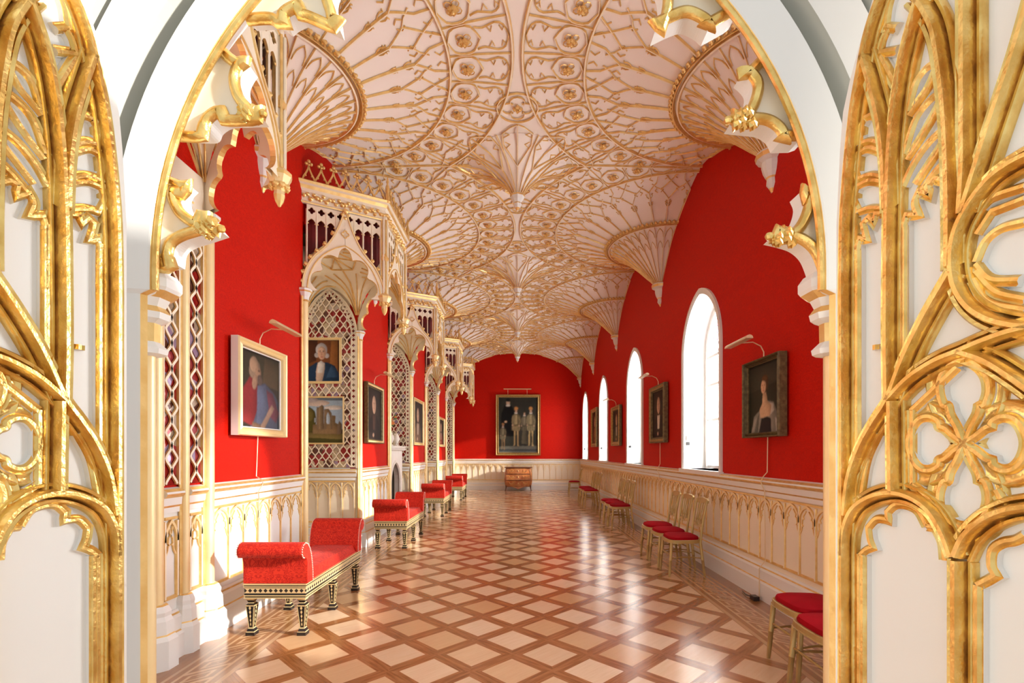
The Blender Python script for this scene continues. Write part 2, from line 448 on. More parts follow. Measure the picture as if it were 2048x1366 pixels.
# ------------------------------------------------------------------ wainscot arcade
P_POST = [(-.013, 0), (-.013, .012), (-.008, .02), (.008, .02), (.013, .012), (.013, 0)]
M_POST = [GOLD, GOLD, CREAM, GOLD, GOLD]
def ptarch(hw, zs, za, n=8): return winarch(hw, zs, za, n)
def arcade(mb, fr, u0, u1, zb, zt, pitch=.235, panel=CREAM, cusps=True):
    n = max(1, round((u1-u0)/pitch)); p = (u1-u0)/n; zs = zt-.17
    for i in range(n+1):
        u = u0+i*p; mb.sweep([fr(u, zb), fr(u, zt-.02)], fr.n, P_POST, M_POST)
    for i in range(n):
        uc = u0+(i+.5)*p; hw = p/2
        a = ptarch(hw, zs, zt-.02, 7)
        mb.sweep([fr(uc+u, z, .002) for u, z in a], fr.n, [(-.010, 0), (-.010, .018), (.010, .018), (.010, 0)], [GOLD, PGOLD, GOLD])
        if cusps:
            for s_ in (-1, 1):   # little double cusps inside each light
                pts = [(s_*(hw-.012), zs-.10), (s_*(hw-.032), zs-.065), (s_*(hw-.040), zs-.03), (s_*(hw-.055), zs-.028), (s_*(hw-.040), zs-.012), (s_*(hw-.045), zs+.03), (s_*(hw-.07), zs+.04), (s_*(hw-.058), zs+.06), (s_*.02, zt-.06)]
                mb.sweep([fr(uc+u, z, .002) for u, z in pts], fr.n, [(-.005, 0), (-.004, .012), (.004, .012), (.005, 0)], [GOLD, PGOLD, GOLD])
    mb.sweep([fr(u0, zb), fr(u1, zb)], fr.n, [(-.012, 0), (-.012, .016), (.012, .016), (.012, 0)], GOLD)
    mb.sweep([fr(u0, zt), fr(u1, zt)], fr.n, [(-.010, 0), (-.010, .02), (.010, .02), (.010, 0)], GOLD)
def rails(mb, fr, u0, u1, panel=CREAM):
    """skirting below and moulded rail above, as one run"""
    def run(pr, mat): # pr: (height out, z)
        vs_ = [fr(u, z, h) for u in (u0, u1) for h, z in pr]; q = len(pr)
        mb.add(vs_, [(i, i+1, q+i+1, q+i) for i in range(q-1)]+[tuple(range(q)), tuple(range(q, 2*q))], ([mat]*(q-1) if not isinstance(mat, list) else mat)+[WHITE, WHITE])
    run([(0, 0), (.075, 0), (.075, .17), (.065, .19), (.055, .20), (.050, .29), (.035, .31), (.032, .325), (.02, .34), (.0, .34)],
        [WHITE, WHITE, WHITE, GOLD, WHITE, WHITE, GOLD, WHITE, WHITE])
    run([(0, 1.06), (.02, 1.06), (.022, 1.10), (.030, 1.115), (.036, 1.17), (.055, 1.185), (.060, 1.20), (.055, 1.215), (.03, 1.235), (.0, 1.245)],
        [panel, WHITE, GOLD, WHITE, GOLD, GOLD, WHITE, GOLD, WHITE])
    mb.add([fr(u0, .3, .004), fr(u1, .3, .004), fr(u1, 1.1, .004), fr(u0, 1.1, .004)], [(0, 1, 2, 3)], panel)

mb = MB(); fr = frame((XW, YN, 0), (0, 1, 0), (-1, 0, 0))
rails(mb, fr, 0, YE-YN); arcade(mb, fr, .05, YE-YN-.06, .40, 1.04, .245); struct(mb.build('trim_1'))
mb = MB(); fr = frame((-XW, YE, 0), (1, 0, 0), (0, -1, 0))
rails(mb, fr, 0, 2*XW); arcade(mb, fr, .05, 2*XW-.05, .40, 1.04, .235); struct(mb.build('trim_2'))
mb = MB()
segs = [(BAY[0]+1.06, BAY[1]-1.02-.04)]+[(BAY[k]+1.06, BAY[k+1]-1.06) for k in range(1, 4)]+[(BAY[4]+1.06, YE)]
for a, b in segs:
    fr = frame((-XW, a, 0), (0, 1, 0), (1, 0, 0)); rails(mb, fr, 0, b-a, WHITE); arcade(mb, fr, .03, b-a-.03, .40, 1.04, .24)
struct(mb.build('trim_3'))

# ------------------------------------------------------------------ fan vault ribs
def fan_geo(side, lo, hi):
    """ribs on the conoid of one fan; local origin on the wall line at floor level"""
    def S(r, th):
        x, y = r*cos(th), r*sin(th)
        return V((-side*x, y, prof(r)))
    def ok(r, th): return lo-.001 <= r*sin(th) <= hi+.001 and r*cos(th) <= XW+.001
    def nrm(r, th):
        e = .01; s_ = (prof(r+e)-prof(r-e))/(2*e) if r > .02 else 2
        return V((-side*cos(th)*s_, sin(th)*s_, -1)).normalized()
    def path(mb, rt, wd=.012, h=.018, mats=GCG, n=4, lift=0):
        """rt: polar control points, densified and clipped"""
        seg = []; pts = []; ns = []
        def flush():
            if len(pts) > 1: mb.sweep(list(pts), list(ns), prof3(wd, h+lift), mats)
            pts.clear(); ns.clear()
        if len(rt) > 3 and n > 1 and len(rt) < 8: seg = [(r_, t_/1.6) for r_, t_ in dens([(r_, t_*1.6) for r_, t_ in rt], n, 65)]
        else:
            for i in range(len(rt)-1):
                for j in range(n):
                    t = j/n; seg.append((rt[i][0]*(1-t)+rt[i+1][0]*t, rt[i][1]*(1-t)+rt[i+1][1]*t))
            seg.append(rt[-1])
        for r, th in seg:
            if ok(r, th): pts.append(S(r, th)); ns.append(nrm(r, th))
            else: flush()
        flush()
    out = {}
    NR = 16; d = PI/NR
    ths = [-PI/2+i*d for i in range(NR+1)]
    full = hi > .5
    if not full: ths = [t for t in ths if t < .001]
    # corbel
    mb = MB(); a0 = PI/2 if side < 0 else PI/2
    pr = [(.012, 4.10, GOLD), (.03, 4.14, WHITE), (.055, 4.18, WHITE), (.05, 4.235, GOLD), (.062, 4.25, WHITE), (.085, 4.30, WHITE), (.10, 4.36, WHITE), (.10, 4.40, WHITE), (.15, 4.43, GOLD), (.16, 4.47, WHITE), (.15, 4.49, GOLD), (.12, 4.52, GOLD), (.105, 4.53, GOLD)]
    if side > 0: mb.lathe((0, 0, 0), pr, WHITE, 6, PI/2, 3*PI/2)
    else: mb.lathe((0, 0, 0), pr, WHITE, 6, -PI/2, PI/2)
    out['corbel'] = mb
    # cone below the beaded ring
    mb = MB()
    for i, t in enumerate(ths):
        path(mb, [(.10, t), (.3, t), (.6, t), (.88, t)], .008, .022, GCG, 3)
        if i < len(ths)-1:
            m = t+d/2
            path(mb, [(.70, t+d*.12), (.78, t+d*.22), (.84, m), (.78, t+d*.78), (.70, t+d*.88)], .005, .012, GOLD, 2)
            path(mb, [(.54, t+d*.15), (.60, t+d*.30), (.64, m), (.60, t+d*.7), (.54, t+d*.85)], .004, .010, GOLD, 1)
    out['cone_rib'] = mb
    # ring
    mb = MB(); ring = [(.895, t) for t in ths]
    path(mb, ring, .018, .03, [GOLD, RIB, GOLD], 3); path(mb, [(.935, t) for t in ths], .010, .05, GOLD, 3)
    NB = 44
    for i in range(NB+1):
        t = -PI/2+i*PI/NB
        if ok(.96, t): mb.blob(S(.965, t)+nrm(.965, t)*.03, .026, GOLD, n=1)
    out['beaded_ring'] = mb
    # outer fan
    mb = MB(); R3 = 1.86
    def cusp(r, t, dt, dr, sgn):
        path(mb, [(r, t), (r+dr*.25, t+sgn*dt*.7), (r+dr*.5, t+sgn*dt), (r+dr*.75, t+sgn*dt*.75), (r+dr*.8, t+sgn*dt*1.25)], .005, .012, GOLD, 1)
    for i, t in enumerate(ths):
        main = i % 2 == 0
        if main:
            path(mb, [(.95, t), (1.3, t), (1.52, t)], .013, .024, GCG, 4)
            path(mb, [(1.52, t), (1.7, t-d*.42), (R3, t-d*.5)], .009, .02, GCG, 3); path(mb, [(1.52, t), (1.7, t+d*.42), (R3, t+d*.5)], .009, .02, GCG, 3)
        else:
            path(mb, [(.95, t), (1.2, t), (1.36, t)], .010, .022, GCG, 3)
            path(mb, [(1.36, t), (1.55, t-d*.40), (1.70, t), (R3, t+d*.3)], .008, .018, GCG, 3); path(mb, [(1.36, t), (1.55, t+d*.40), (1.70, t), (R3, t-d*.3)], .008, .018, GCG, 3)
            path(mb, [(1.55, t-d*.4), (1.60, t-d*.62), (1.68, t-d*.8)], .007, .014, GCG, 2); path(mb, [(1.55, t+d*.4), (1.60, t+d*.62), (1.68, t+d*.8)], .007, .014, GCG, 2)
        for sg in (-1, 1):
            cusp(1.26, t, .022, .10, sg); cusp(1.40 if main else 1.22, t, .03, .12, sg)
            path(mb, [(1.50, t+sg*d*.42), (1.54, t+sg*d*.30), (1.58, t+sg*d*.40)], .005, .012, GOLD, 1)
            path(mb, [(1.74, t+sg*d*.25), (1.78, t+sg*d*.12), (1.83, t+sg*d*.22)], .005, .012, GOLD, 1)
    path(mb, [(R3, t) for t in ths], .018, .032, GCG, 4)
    out['outer_tracery'] = mb
    # band beyond: ogee panels between the two great circles
    mb = MB(); NB = 18; e = PI/NB; R4 = 2.22; R5 = 2.50
    tb = [-PI/2+i*e for i in range(NB+1)]
    path(mb, [(R5, t) for t in tb], .018, .028, GCG, 4)
    for t in tb:
        if not full and t > .001: continue
        path(mb, [(R3, t), (2.0, t), (2.25, t), (R5-.02, t)], .008, .018, GCG, 3)
        m = t+e/2
        # ogee drops around the roses
        path(mb, [(R3+.02, m), (1.93, t+e*.86), (2.03, t+e*.95), (2.13, t+e*.86), (2.20, m)], .008, .02, GCG, 2)
        path(mb, [(R3+.02, m), (1.93, t+e*.14), (2.03, t+e*.05), (2.13, t+e*.14), (2.20, m)], .008, .02, GCG, 2)
        for q in (.22, .78):
            path(mb, [(2.16, t+e*(.5+(q-.5)*1.2)), (2.24, t+e*q), (2.36, t+e*(.5+(q-.5)*1.35)), (2.44, t+e*(.5+(q-.5)*1.0)), (2.475, m)], .006, .014, GOLD, 2)
            path(mb, [(2.28, t+e*q), (2.31, t+e*(.5+(q-.5)*.5)), (2.33, t+e*q)], .004, .010, GOLD, 1)
            path(mb, [(2.40, t+e*q), (2.42, t+e*(.5+(q-.5)*.5)), (2.44, t+e*(.5+(q-.5)*.8))], .004, .010, GOLD, 1)
    out['outer_band'] = mb
    # spandrels towards the bay line
    out['spandrel_tracery'] = []
    for s_ in (-1, 1):
        mb = MB()
        if not full and s_ > 0: continue
        lim = hi if s_ > 0 else -lo
        for k_ in range(4):
            x0 = 1.5+.28*k_
            path(mb, [(math.hypot(x0, lim), s_*math.atan2(lim, x0)), (math.hypot(x0+.1, lim-.3), s_*math.atan2(lim-.3, x0+.1)), (math.hypot(x0+.35, lim-.55), s_*math.atan2(lim-.55, x0+.35))], .007, .016, GCG, 2)
        wl = []
        for k_ in range(15): x = .12+k_*.172; wl.append((math.hypot(x, lim), s_*math.atan2(lim, x)))
        if s_ < 0 or True: path(mb, wl, .012, .024, GCG, 1)
        out['spandrel_tracery'].append(mb)
    # roses
    roses = []
    for t in tb:
        if not full and t > .001: continue
        m = t+e/2; r = 2.04
        if not ok(r, m) or abs(r*sin(m)) > hi-.05 and full: continue
        if not full and r*sin(m) > -.02: continue
        mr = MB(); c = S(r, m)+nrm(r, m)*.012
        k = .082
        for q in range(4):
            a = m+q*PI/2+PI/4
            cc = c+V((-side*cos(a)*k*.62, sin(a)*k*.62, 0))
            mr.tube([cc+V((cos(b)*k*.42, sin(b)*k*.42, 0)) for b in [2*PI*j/7 for j in range(7)]], .006, GOLD, 4, True)
        for q in range(5):
            a = q*2*PI/5; mr.blob(c+V((cos(a)*.028, sin(a)*.028, -.02)), .024, GOLD, n=1)
        mr.blob(c+V((0, 0, -.035)), .022, GOLD)
        roses.append(mr)
    out['rose'] = roses
    return out

fan_src = {}
def put_fan(side, k):
    last = k == 5
    key = (side, last)
    sw = {1: 'right', -1: 'left'}[side]
    if side > 0:
        lab = {1: 'nearest gilt-ribbed fan on the right wall, above the portrait of the lady', 2: 'gilt-ribbed fan on the right wall above the portrait with white cravat',
               3: 'fan of gilt ribs on the right wall between the second and third windows', 4: 'fan of gilt ribs on the right wall between the third and fourth windows', 5: 'quarter fan of gilt ribs in the far right corner of the vault'}[k]
    else:
        lab = {1: 'gilt-ribbed fan on the left beside the nearest canopy', 2: 'gilt-ribbed fan on the left between the second and third canopies',
               3: 'fan of gilt ribs on the left of the vault behind the third canopy', 4: 'fan of gilt ribs on the left of the vault behind the fourth canopy', 5: 'quarter fan of gilt ribs in the far left corner of the vault'}[k]
    if key in fan_src:
        c = copy_tree(fan_src[key]); c.location = (side*XW, FAN[k], 0); c['label'] = lab; return
    root = thing('vault_fan', (side*XW, FAN[k], 0), lab, 'ceiling vault', 'fan vaults of the gallery ceiling')
    lo = -(FAN[k]-FAN[k-1])/2; hi = 0 if last else (FAN[k+1]-FAN[k])/2
    if not last: lo, hi = -1.925, 1.925
    g = fan_geo(side, lo, hi)
    for nme in ('corbel', 'cone_rib', 'beaded_ring', 'outer_tracery', 'outer_band'):
        if g[nme].v:
            o = g[nme].build(nme.replace('cone_rib', 'cone_ribs'), root)
    for mr in g['rose']: mr.build('rose_boss', root)
    for mr in g['spandrel_tracery']: mr.build('spandrel_tracery', root)
    fan_src[key] = root
for k in range(1, 6):
    for side in (-1, 1): put_fan(side, k)

# central pendants
def pendant():
    root = thing('ceiling_pendant', (0, BAY[1], 0), 'x', 'ceiling pendant', 'plaster pendants along the ridge of the vault')
    pz = [(.05, 5.06), (.10, 5.14), (.2, 5.26), (.34, 5.36), (.5, 5.44), (.68, 5.50)]
    mb = MB(); mb.lathe((0, 0, 0), [(r, z) for r, z in pz]+[(.68, 5.52)], VAULT, 32); mb.build('cone', root, smooth=True)
    mb = MB(); mb.lathe((0, 0, 0), [(.015, 4.86, GOLD), (.035, 4.90, WHITE), (.06, 4.95, GOLD), (.05, 4.97, WHITE), (.08, 5.01, WHITE), (.10, 5.05, GOLD), (.105, 5.07, WHITE), (.08, 5.09)], WHITE, 8); mb.build('boss', root)
    mb = MB(); n = 16
    def pt(r, t):
        for i in range(len(pz)-1):
            if r <= pz[i+1][0] or i == len(pz)-2:
                f = (r-pz[i][0])/(pz[i+1][0]-pz[i][0]); z = pz[i][1]+(pz[i+1][1]-pz[i][1])*f; break
        return V((r*cos(t), r*sin(t), z if r <= .68 else 5.50))
    for i in range(n):
        t = 2*PI*i/n; d = 2*PI/n
        nn = lambda r, a: V((cos(a)*.6, sin(a)*.6, -1)).normalized()
        def pa(L, wd, h, m=GCG): mb.sweep([pt(r, a) for r, a in L], [nn(r, a) for r, a in L], prof3(wd, h), m)
        pa([(.07, t), (.15, t), (.3, t), (.5, t), (.70 if i % 2 else .84, t)], .008, .02)
        if i % 2 == 0:
            for s_ in (-1, 1): pa([(.28, t), (.40, t+s_*d*.55), (.55, t+s_*d*.85), (.70, t+s_*d*.7), (.80, t+s_*d*.25), (.84, t)], .009, .02)
            for s_ in (-1, 1): pa([(.50, t+s_*d*.72), (.54, t+s_*d*.45), (.58, t+s_*d*.7)], .005, .012, GOLD)
            for s_ in (-1, 1): pa([(.64, t+s_*d*.7), (.67, t+s_*d*.4), (.71, t+s_*d*.6)], .005, .012, GOLD)
    mb.build('petal_ribs', root)
    for sy in (-1, 1):            # quatrefoils on the ridge either side
        mb = MB(); cy = sy*1.13
        for a in range(4):
            b = a*PI/2
            mb.sweep([(cos(b)*.10+.085*cos(c_), cy+sin(b)*.10+.085*sin(c_), 5.50) for c_ in [b-2.2+4.4*j/8 for j in range(9)]], (0, 0, -1), prof3(.007, .018), GCG)
            mb.blob((cos(b)*.035, cy+sin(b)*.035, 5.485), .024, GOLD, n=1)
        mb.sweep([(.24*cos(2*PI*j/20), cy+.24*sin(2*PI*j/20), 5.50) for j in range(20)], (0, 0, -1), prof3(.010, .02), GCG, True)
        mb.build('ridge_quatrefoil', root)
    return root
pd = pendant(); pd['label'] = 'white pendant with radiating ribs on the vault ridge, nearest the doorway'
for k, c in ((2, BAY[2]), (3, BAY[3]), (4, BAY[4]-.1)):
    q = copy_tree(pd); q.location.y = c
    q['label'] = ['', '', 'white pendant on the vault ridge, second from the doorway', 'white pendant on the vault ridge, third from the doorway', 'small white pendant on the vault ridge in front of the far red wall'][k]

# ------------------------------------------------------------------ canopies over the niches
SUP = [(0, -1.02), (.843, -.53), (.843, .53), (0, 1.02), (-ND, -NH), (-ND, NH)]
def cvz(x, y):
    d = min(math.hypot(x-a, y-b) for a, b in SUP)
    return 3.42+.70*sqrt(max(0, 1-(1-min(d/.52, 1))**2))+.10*max(0, min(1, (d-.5)/.5))
def lim(x): return NH-.01 if x <= 0 else 1.02-.49*x/.843
def quatre(cx, cy, r, n=32, k=.38):
    return [(cx+r*(.62+k*abs(cos(2*t)))*cos(t), cy+r*(.62+k*abs(cos(2*t)))*sin(t)) for t in [2*PI*i/n+PI/4*0 for i in range(n)]]
def square(cx, cy, hw, hh, n=32):
    o = []
    for i in range(n):
        t = 2*PI*i/n; c_, s_ = cos(t), sin(t); k = 1/max(abs(c_), abs(s_)); o.append((cx+hw*c_*k, cy+hh*s_*k))
    return o
def canopy_face(root, A, B, zref=0):
    A = V((*A, 0)); B = V((*B, 0)); L = (B-A).length; U = (B-A).normalized(); N = V((U.y, -U.x, 0))
    fr = frame(A, U, N)
    hw = L/2-.055; zs = 3.44; za = 4.04
    n = 24
    R = ((za-zs)**2+hw*hw)/(2*hw); am = math.atan2(za-zs, R-hw)
    half = []
    for i in range(n+1):
        t = i/n; a = am*t
        ins = .095*(1-abs(sin(2.5*PI*t)))**1.3
        r_in = R-.02-ins
        ext = .055+(.0 if t < .55 else .36*((t-.55)/.45)**2.4)
        c_ = hw-R
        e = (c_+(R+.055)*cos(a), zs+(R+.055)*sin(a)+(ext-.055))
        if t > .55: e = (e[0]*(1-.25*((t-.55)/.45)), e[1])
        half.append(((c_+r_in*cos(a), zs+r_in*sin(a)), e, (c_+R*cos(a), zs+R*sin(a))))
    mk = lambda idx: [(L/2+h[idx][0], h[idx][1]) for h in half]+[(L/2-h[idx][0], h[idx][1]) for h in half[::-1]]
    inn, ext, mid = mk(0), mk(1), mk(2)
    mb = MB(); mb.ring(ext, inn, fr, -.02, .02, CREAM, GOLD, closed=False)
    P3 = [(-.012, 0), (-.008, .014), (.008, .014), (.012, 0)]
    mb.sweep([fr(u, v, .018) for u, v in ext], N, P3, [GOLD, PGOLD, GOLD]); mb.sweep([fr(u, v, .018) for u, v in mid], N, [(-.008, 0), (-.005, .012), (.005, .012), (.008, 0)], GOLD)
    qf = quatre(L/2, 4.18, .045)
    mb.sweep([fr(u, v, .02) for u, v in qf], N, [(-.006, 0), (-.004, .012), (.004, .012), (.006, 0)], GOLD, True)
    mb.build('arch', root)
    for i in range(2, n-1, 3):
        for s_ in (-1, 1):
            mb = MB(); u, v = half[i][1]; mb.blob(fr(L/2+s_*(u+.022), v+.018, .01), .026, GOLD, n=1); mb.build('crocket', root)
    mb = MB(); mb.blob(fr(L/2, 4.46, .02), .035, GOLD, n=1); mb.blob(fr(L/2-.035, 4.42, .02), .022, GOLD); mb.blob(fr(L/2+.035, 4.42, .02), .022, GOLD); mb.blob(fr(L/2, 4.38, .02), .02, GOLD)
    mb.build('finial', root)
    # mullions and pierced heads
    MM = [MB(), MB()]; nb = max(5, round((L-.1)/.105)); p = (L-.1)/nb
    def extz(u):
        x = abs(u-L/2); best = zs
        if x <= half[-1][1][0]+.02: return half[-1][1][1]
        for i in range(n):
            a, b = half[i][1], half[i+1][1]
            if min(a[0], b[0]) <= x <= max(a[0], b[0]): best = max(best, a[1]+(b[1]-a[1])*((x-a[0])/(b[0]-a[0]) if abs(b[0]-a[0]) > 1e-6 else 1))
        return best
    for i in range(nb+1):
        u = .05+i*p; z0 = extz(u); mb = MM[0 if u < L/2 else 1]
        if z0 < 4.36: mb.box((0, 0, 0), (0, 0, 0), CREAM) if False else mb.sweep([fr(u, z0-.02, -.012), fr(u, 4.40, -.012)], N, [(-.010, 0), (-.010, .016), (0, .026), (.010, .016), (.010, 0)], [GOLD, CREAM, CREAM, GOLD])
    for i in range(nb):
        uc = .05+(i+.5)*p; mb = MM[0 if uc < L/2 else 1]
        if extz(uc) < 4.33:
            a = winarch(p/2-.008, 4.22, 4.29, 6); top = [(u, 4.32) for u, z in a]
            mb.ring([(uc+u, z) for u, z in top], [(uc+u, z) for u, z in a], fr, -.012, .008, CREAM, GOLD, closed=False)
            for s_ in (-1, 1): mb.blob(fr(uc+s_*(p/2-.016), 4.235, 0), .009, GOLD)
            mb.ring(square(uc, 4.385, p/2, .068), quatre(uc, 4.385, .040), fr, -.012, .008, CREAM, GOLD)
    for mb in MM: mb.build('mullions', root)
def polyoff(pts, d):
    """offset an open polyline outwards with mitres"""
    o = []; n = len(pts)
    nr = [V((pts[i+1][1]-pts[i][1], -(pts[i+1][0]-pts[i][0]))).normalized() for i in range(n-1)]
    for i in range(n):
        if i == 0: m = V((0, -1)); q = nr[0]; k = 1/max(.3, m.dot(q)); o.append((pts[0][0], pts[0][1]-d*1.0*k*1.0 if False else pts[0][1]+m.y*d*k)); continue
        if i == n-1: m = V((0, 1)); k = 1/max(.3, m.dot(nr[-1])); o.append((pts[i][0], pts[i][1]+d*k)); continue
        m = (nr[i-1]+nr[i]).normalized(); k = d/m.dot(nr[i]); o.append((pts[i][0]+m.x*k, pts[i][1]+m.y*k))
    return o
def band(mb, pts, pr, mats):
    rows = [[(x, y, z) for x, y in polyoff(pts, d)] for d, z in pr]; n = len(pts)
    vs_ = [p for r in rows for p in r]; fs = []; ms = []
    for i in range(len(pr)-1):
        for j in range(n-1): fs.append((i*n+j, i*n+j+1, (i+1)*n+j+1, (i+1)*n+j)); ms.append(mats[i] if isinstance(mats, list) else mats)
    mb.add(vs_, fs, ms)
def make_canopy():
    root = thing('niche_canopy', (-XW, BAY[1], 0), 'x', 'canopy', 'pinnacled canopies along the left wall')
    pts = SUP[:4]
    for i in range(3): canopy_face(root, pts[i], pts[i+1])
    mb = MB()
    band(mb, pts, [(-.02, 4.46), (.02, 4.46), (.025, 4.475), (.012, 4.49), (.012, 4.60), (.035, 4.625), (.05, 4.66), (.075, 4.675), (.085, 4.70), (.07, 4.715), (.03, 4.72), (-.05, 4.73)],
         [CREAM, GOLD, CREAM, CREAM, CREAM, GOLD, CREAM, GOLD, GOLD, CREAM, CREAM])
    mb.add([(x, y, 4.72) for x, y in pts], [(0, 1, 2, 3)], CREAM)
    mb.build('cornice', root)
    fz = MB(); cr = MB()
    for i in range(3):
        A = V((*pts[i], 0)); B = V((*pts[i+1], 0)); L = (B-A).length; U = (B-A).normalized(); N = V((U.y, -U.x, 0)); fr = frame(A, U, N)
        n = int(L/.035)
        fz.tube([fr(L*j/40, 4.545+.02*sin(j*1.1), .02) for j in range(41)], .006, GOLD, 4)
        for j in range(n):
            u = (j+.5)*L/n; fz.blob(fr(u, 4.545+.03*sin(j*2.4), .018), .02+.008*random.random(), GOLD, n=1)
        n = 7; p = L/n
        for j in range(n):        # open cresting of crossed bars under fleurons
            uc = (j+.5)*p
            for s_ in (-1, 1):
                pl = [(s_*p*.5, 4.72), (s_*p*.42, 4.76), (s_*p*.22, 4.81), (s_*p*.06, 4.86), (0, 4.90)]
                cr.sweep([fr(uc+u, z, .02) for u, z in pl], N, [(-.009, -.01), (-.009, .012), (.009, .012), (.009, -.01)], GOLD)
                cr.blob(fr(uc+s_*.028, 4.925, .02), .02, GOLD); cr.blob(fr(uc+s_*p*.26, 4.785, .02), .014, GOLD)
            cr.blob(fr(uc, 4.955, .02), .022, GOLD); cr.blob(fr(uc, 4.915, .02), .016, GOLD)
    fz.build('leaf_frieze', root); cr.build('cresting', root)
    for i in (1, 2):
        x, y = pts[i]; mb = MB()
        mb.lathe((x, y, 0), [(.008, 3.26, GOLD), (.03, 3.30, GOLD), (.04, 3.34, PGOLD), (.035, 3.37, GOLD), (.06, 3.42, PGOLD), (.085, 3.47, GOLD), (.09, 3.49, PGOLD), (.07, 3.51, GOLD), (.035, 3.54, CREAM), (.035, 4.50, CREAM), (.03, 4.52, GOLD), (.025, 4.53)], GOLD, 8)
        for a in range(8):
            t = a*PI/4; mb.blob((x+.055*cos(t), y+.055*sin(t), 3.40), .02, GOLD, n=1)
            mb.tube([(x+.04*cos(t), y+.04*sin(t), 3.5), (x+.04*cos(t), y+.04*sin(t), 4.47)], .011, GOLD if a % 2 else CREAM, 5)
        mb.lathe((x, y, 0), [(.05, 3.95, GOLD), (.055, 3.99, GOLD), (.03, 4.05, GOLD), (.01, 4.2, GOLD)], GOLD, 6)
        mb.build('pendant', root)
        mb = MB()
        mb.lathe((x*1.06, y*1.08, 0), [(.022, 4.68, GOLD), (.03, 4.75, GOLD), (.02, 4.8, GOLD), (.028, 4.86, GOLD), (.012, 4.92, GOLD), (.02, 4.95, GOLD), (.003, 5.02, GOLD)], GOLD, 6); mb.build('pinnacle', root)
    # ribbed half vault
    mb = MB(); NXX, NYY = 26, 30; vs_ = []; fs = []
    for i in range(NXX+1):
        x = -ND+(ND+.83)*i/NXX; l = lim(x)-.02
        for j in range(NYY+1):
            y = -l+2*l*j/NYY; vs_.append((x, y, cvz(x, y)))
    for i in range(NXX):
        for j in range(NYY): a = i*(NYY+1)+j; fs.append((a, a+1, a+NYY+2, a+NYY+1))
    mb.add(vs_, fs, NICHE); vo = mb.build('vault', root, smooth=True)
    mb = MB()
    def vp(L_, wd=.010, h=.016):
        seg = []
        for (a, b) in zip(L_[:-1], L_[1:]):
            for j in range(6): t = j/6; seg.append((a[0]*(1-t)+b[0]*t, a[1]*(1-t)+b[1]*t))
        seg.append(L_[-1]); q = [V((x, y, cvz(x, y)-.002)) for x, y in seg if abs(y) < lim(x)+.001]
        if len(q) > 1: mb.sweep(q, (.2, 0, -1), prof3(wd, h), GOLD)
    star = [(.30*cos(PI/3*j), .36*sin(PI/3*j)) for j in range(6)]
    for j in range(6): vp([(0, 0), star[j]]); vp([star[j], star[(j+1) % 6]])
    for (sx, sy) in SUP:
        b = math.atan2(-sy, -sx)
        for q in (-.6, -.3, 0, .3, .6):
            vp([(sx+.04*cos(b+q), sy+.04*sin(b+q)), (sx+.62*cos(b+q*.9), sy+.62*sin(b+q*.9))], .008)
    vp([(0, -.98), (0, .98)], .012)
    mb.build('vault_ribs', vo)
    # red lined back board above the vault
    mb = MB(); q = [(x*.86, y*.9) for x, y in pts]
    for i in range(3):
        a, b = q[i], q[i+1]; m_ = 14; P = [(a[0]+(b[0]-a[0])*j/m_, a[1]+(b[1]-a[1])*j/m_) for j in range(m_+1)]
        mb.add([(x, y, cvz(x, y)+.004) for x, y in P]+[(x, y, 4.7) for x, y in P], [(j, j+1, m_+2+j, m_+1+j) for j in range(m_)], DARKRED)
    mb.build('lining', root)
    return root
DARKRED = nmat('dark_red_lining', (.22, .006, .008), .7, noise=(3, .8, (.03, .004, .004)))
cn = make_canopy()
CLAB = ['pinnacled gilt canopy nearest the doorway, cut off by the door arch', 'tall cream and gilt canopy above the niche holding the man in the blue coat', 'third canopy from the doorway, above the niche with the fireplace',
        'fourth canopy from the doorway along the left wall', 'farthest and smallest canopy on the left wall beside the red end wall']
for k in range(5):
    o = cn if k == 1 else copy_tree(cn)
    o.location.y = BAY[k]; o['label'] = CLAB[k]

# wall columns flanking the niches
def make_column(zt=3.44):
    root = thing('gilt_column', (0, 0, 0), 'x', 'column', 'slender columns flanking the niches')
    mb = MB(); mb.lathe((0, 0, 0), [(.13, 0, WHITE), (.13, .20, WHITE), (.11, .23, GOLD), (.105, .24, WHITE), (.10, .33, WHITE), (.085, .36, WHITE), (.09, .39, WHITE), (.07, .43, GOLD), (.05, .44)], WHITE, 8, rot=PI/8); mb.build('base', root)
    mb = MB(); mb.tube([(0, 0, .42), (0, 0, zt-.1)], .042, PGOLD, 12)
    for s_ in (-1, 1): mb.tube([(-.01, s_*.05, .42), (-.01, s_*.05, zt-.1)], .016, GOLD, 6)
    mb.build('shaft', root, smooth=True)
    mb = MB(); mb.lathe((0, 0, 0), [(.045, zt-.16, GOLD), (.055, zt-.15, GOLD), (.045, zt-.135, WHITE), (.05, zt-.10, WHITE), (.075, zt-.05, GOLD), (.085, zt-.035, WHITE), (.085, zt-.01, GOLD), (.07, zt)], WHITE, 8, rot=PI/8); mb.build('capital', root)
    return root
colsrc = make_column()
POS = [(BAY[0]+1.02, 'gilt column nearest the doorway on the left wall, left of the old man painting')]
nm = ['', 'niche with the man in the blue coat', 'fireplace niche', 'fourth niche from the doorway', 'farthest niche on the left wall']
for k in range(1, 5):
    POS += [(BAY[k]-1.02, 'gilt column on the near side of the '+nm[k]), (BAY[k]+1.02, 'gilt column on the far side of the '+nm[k])]
for i, (y, lab) in enumerate(POS):
    o = colsrc if i == 0 else copy_tree(colsrc); o.location = (-XW+.03, y, 0); o['label'] = lab
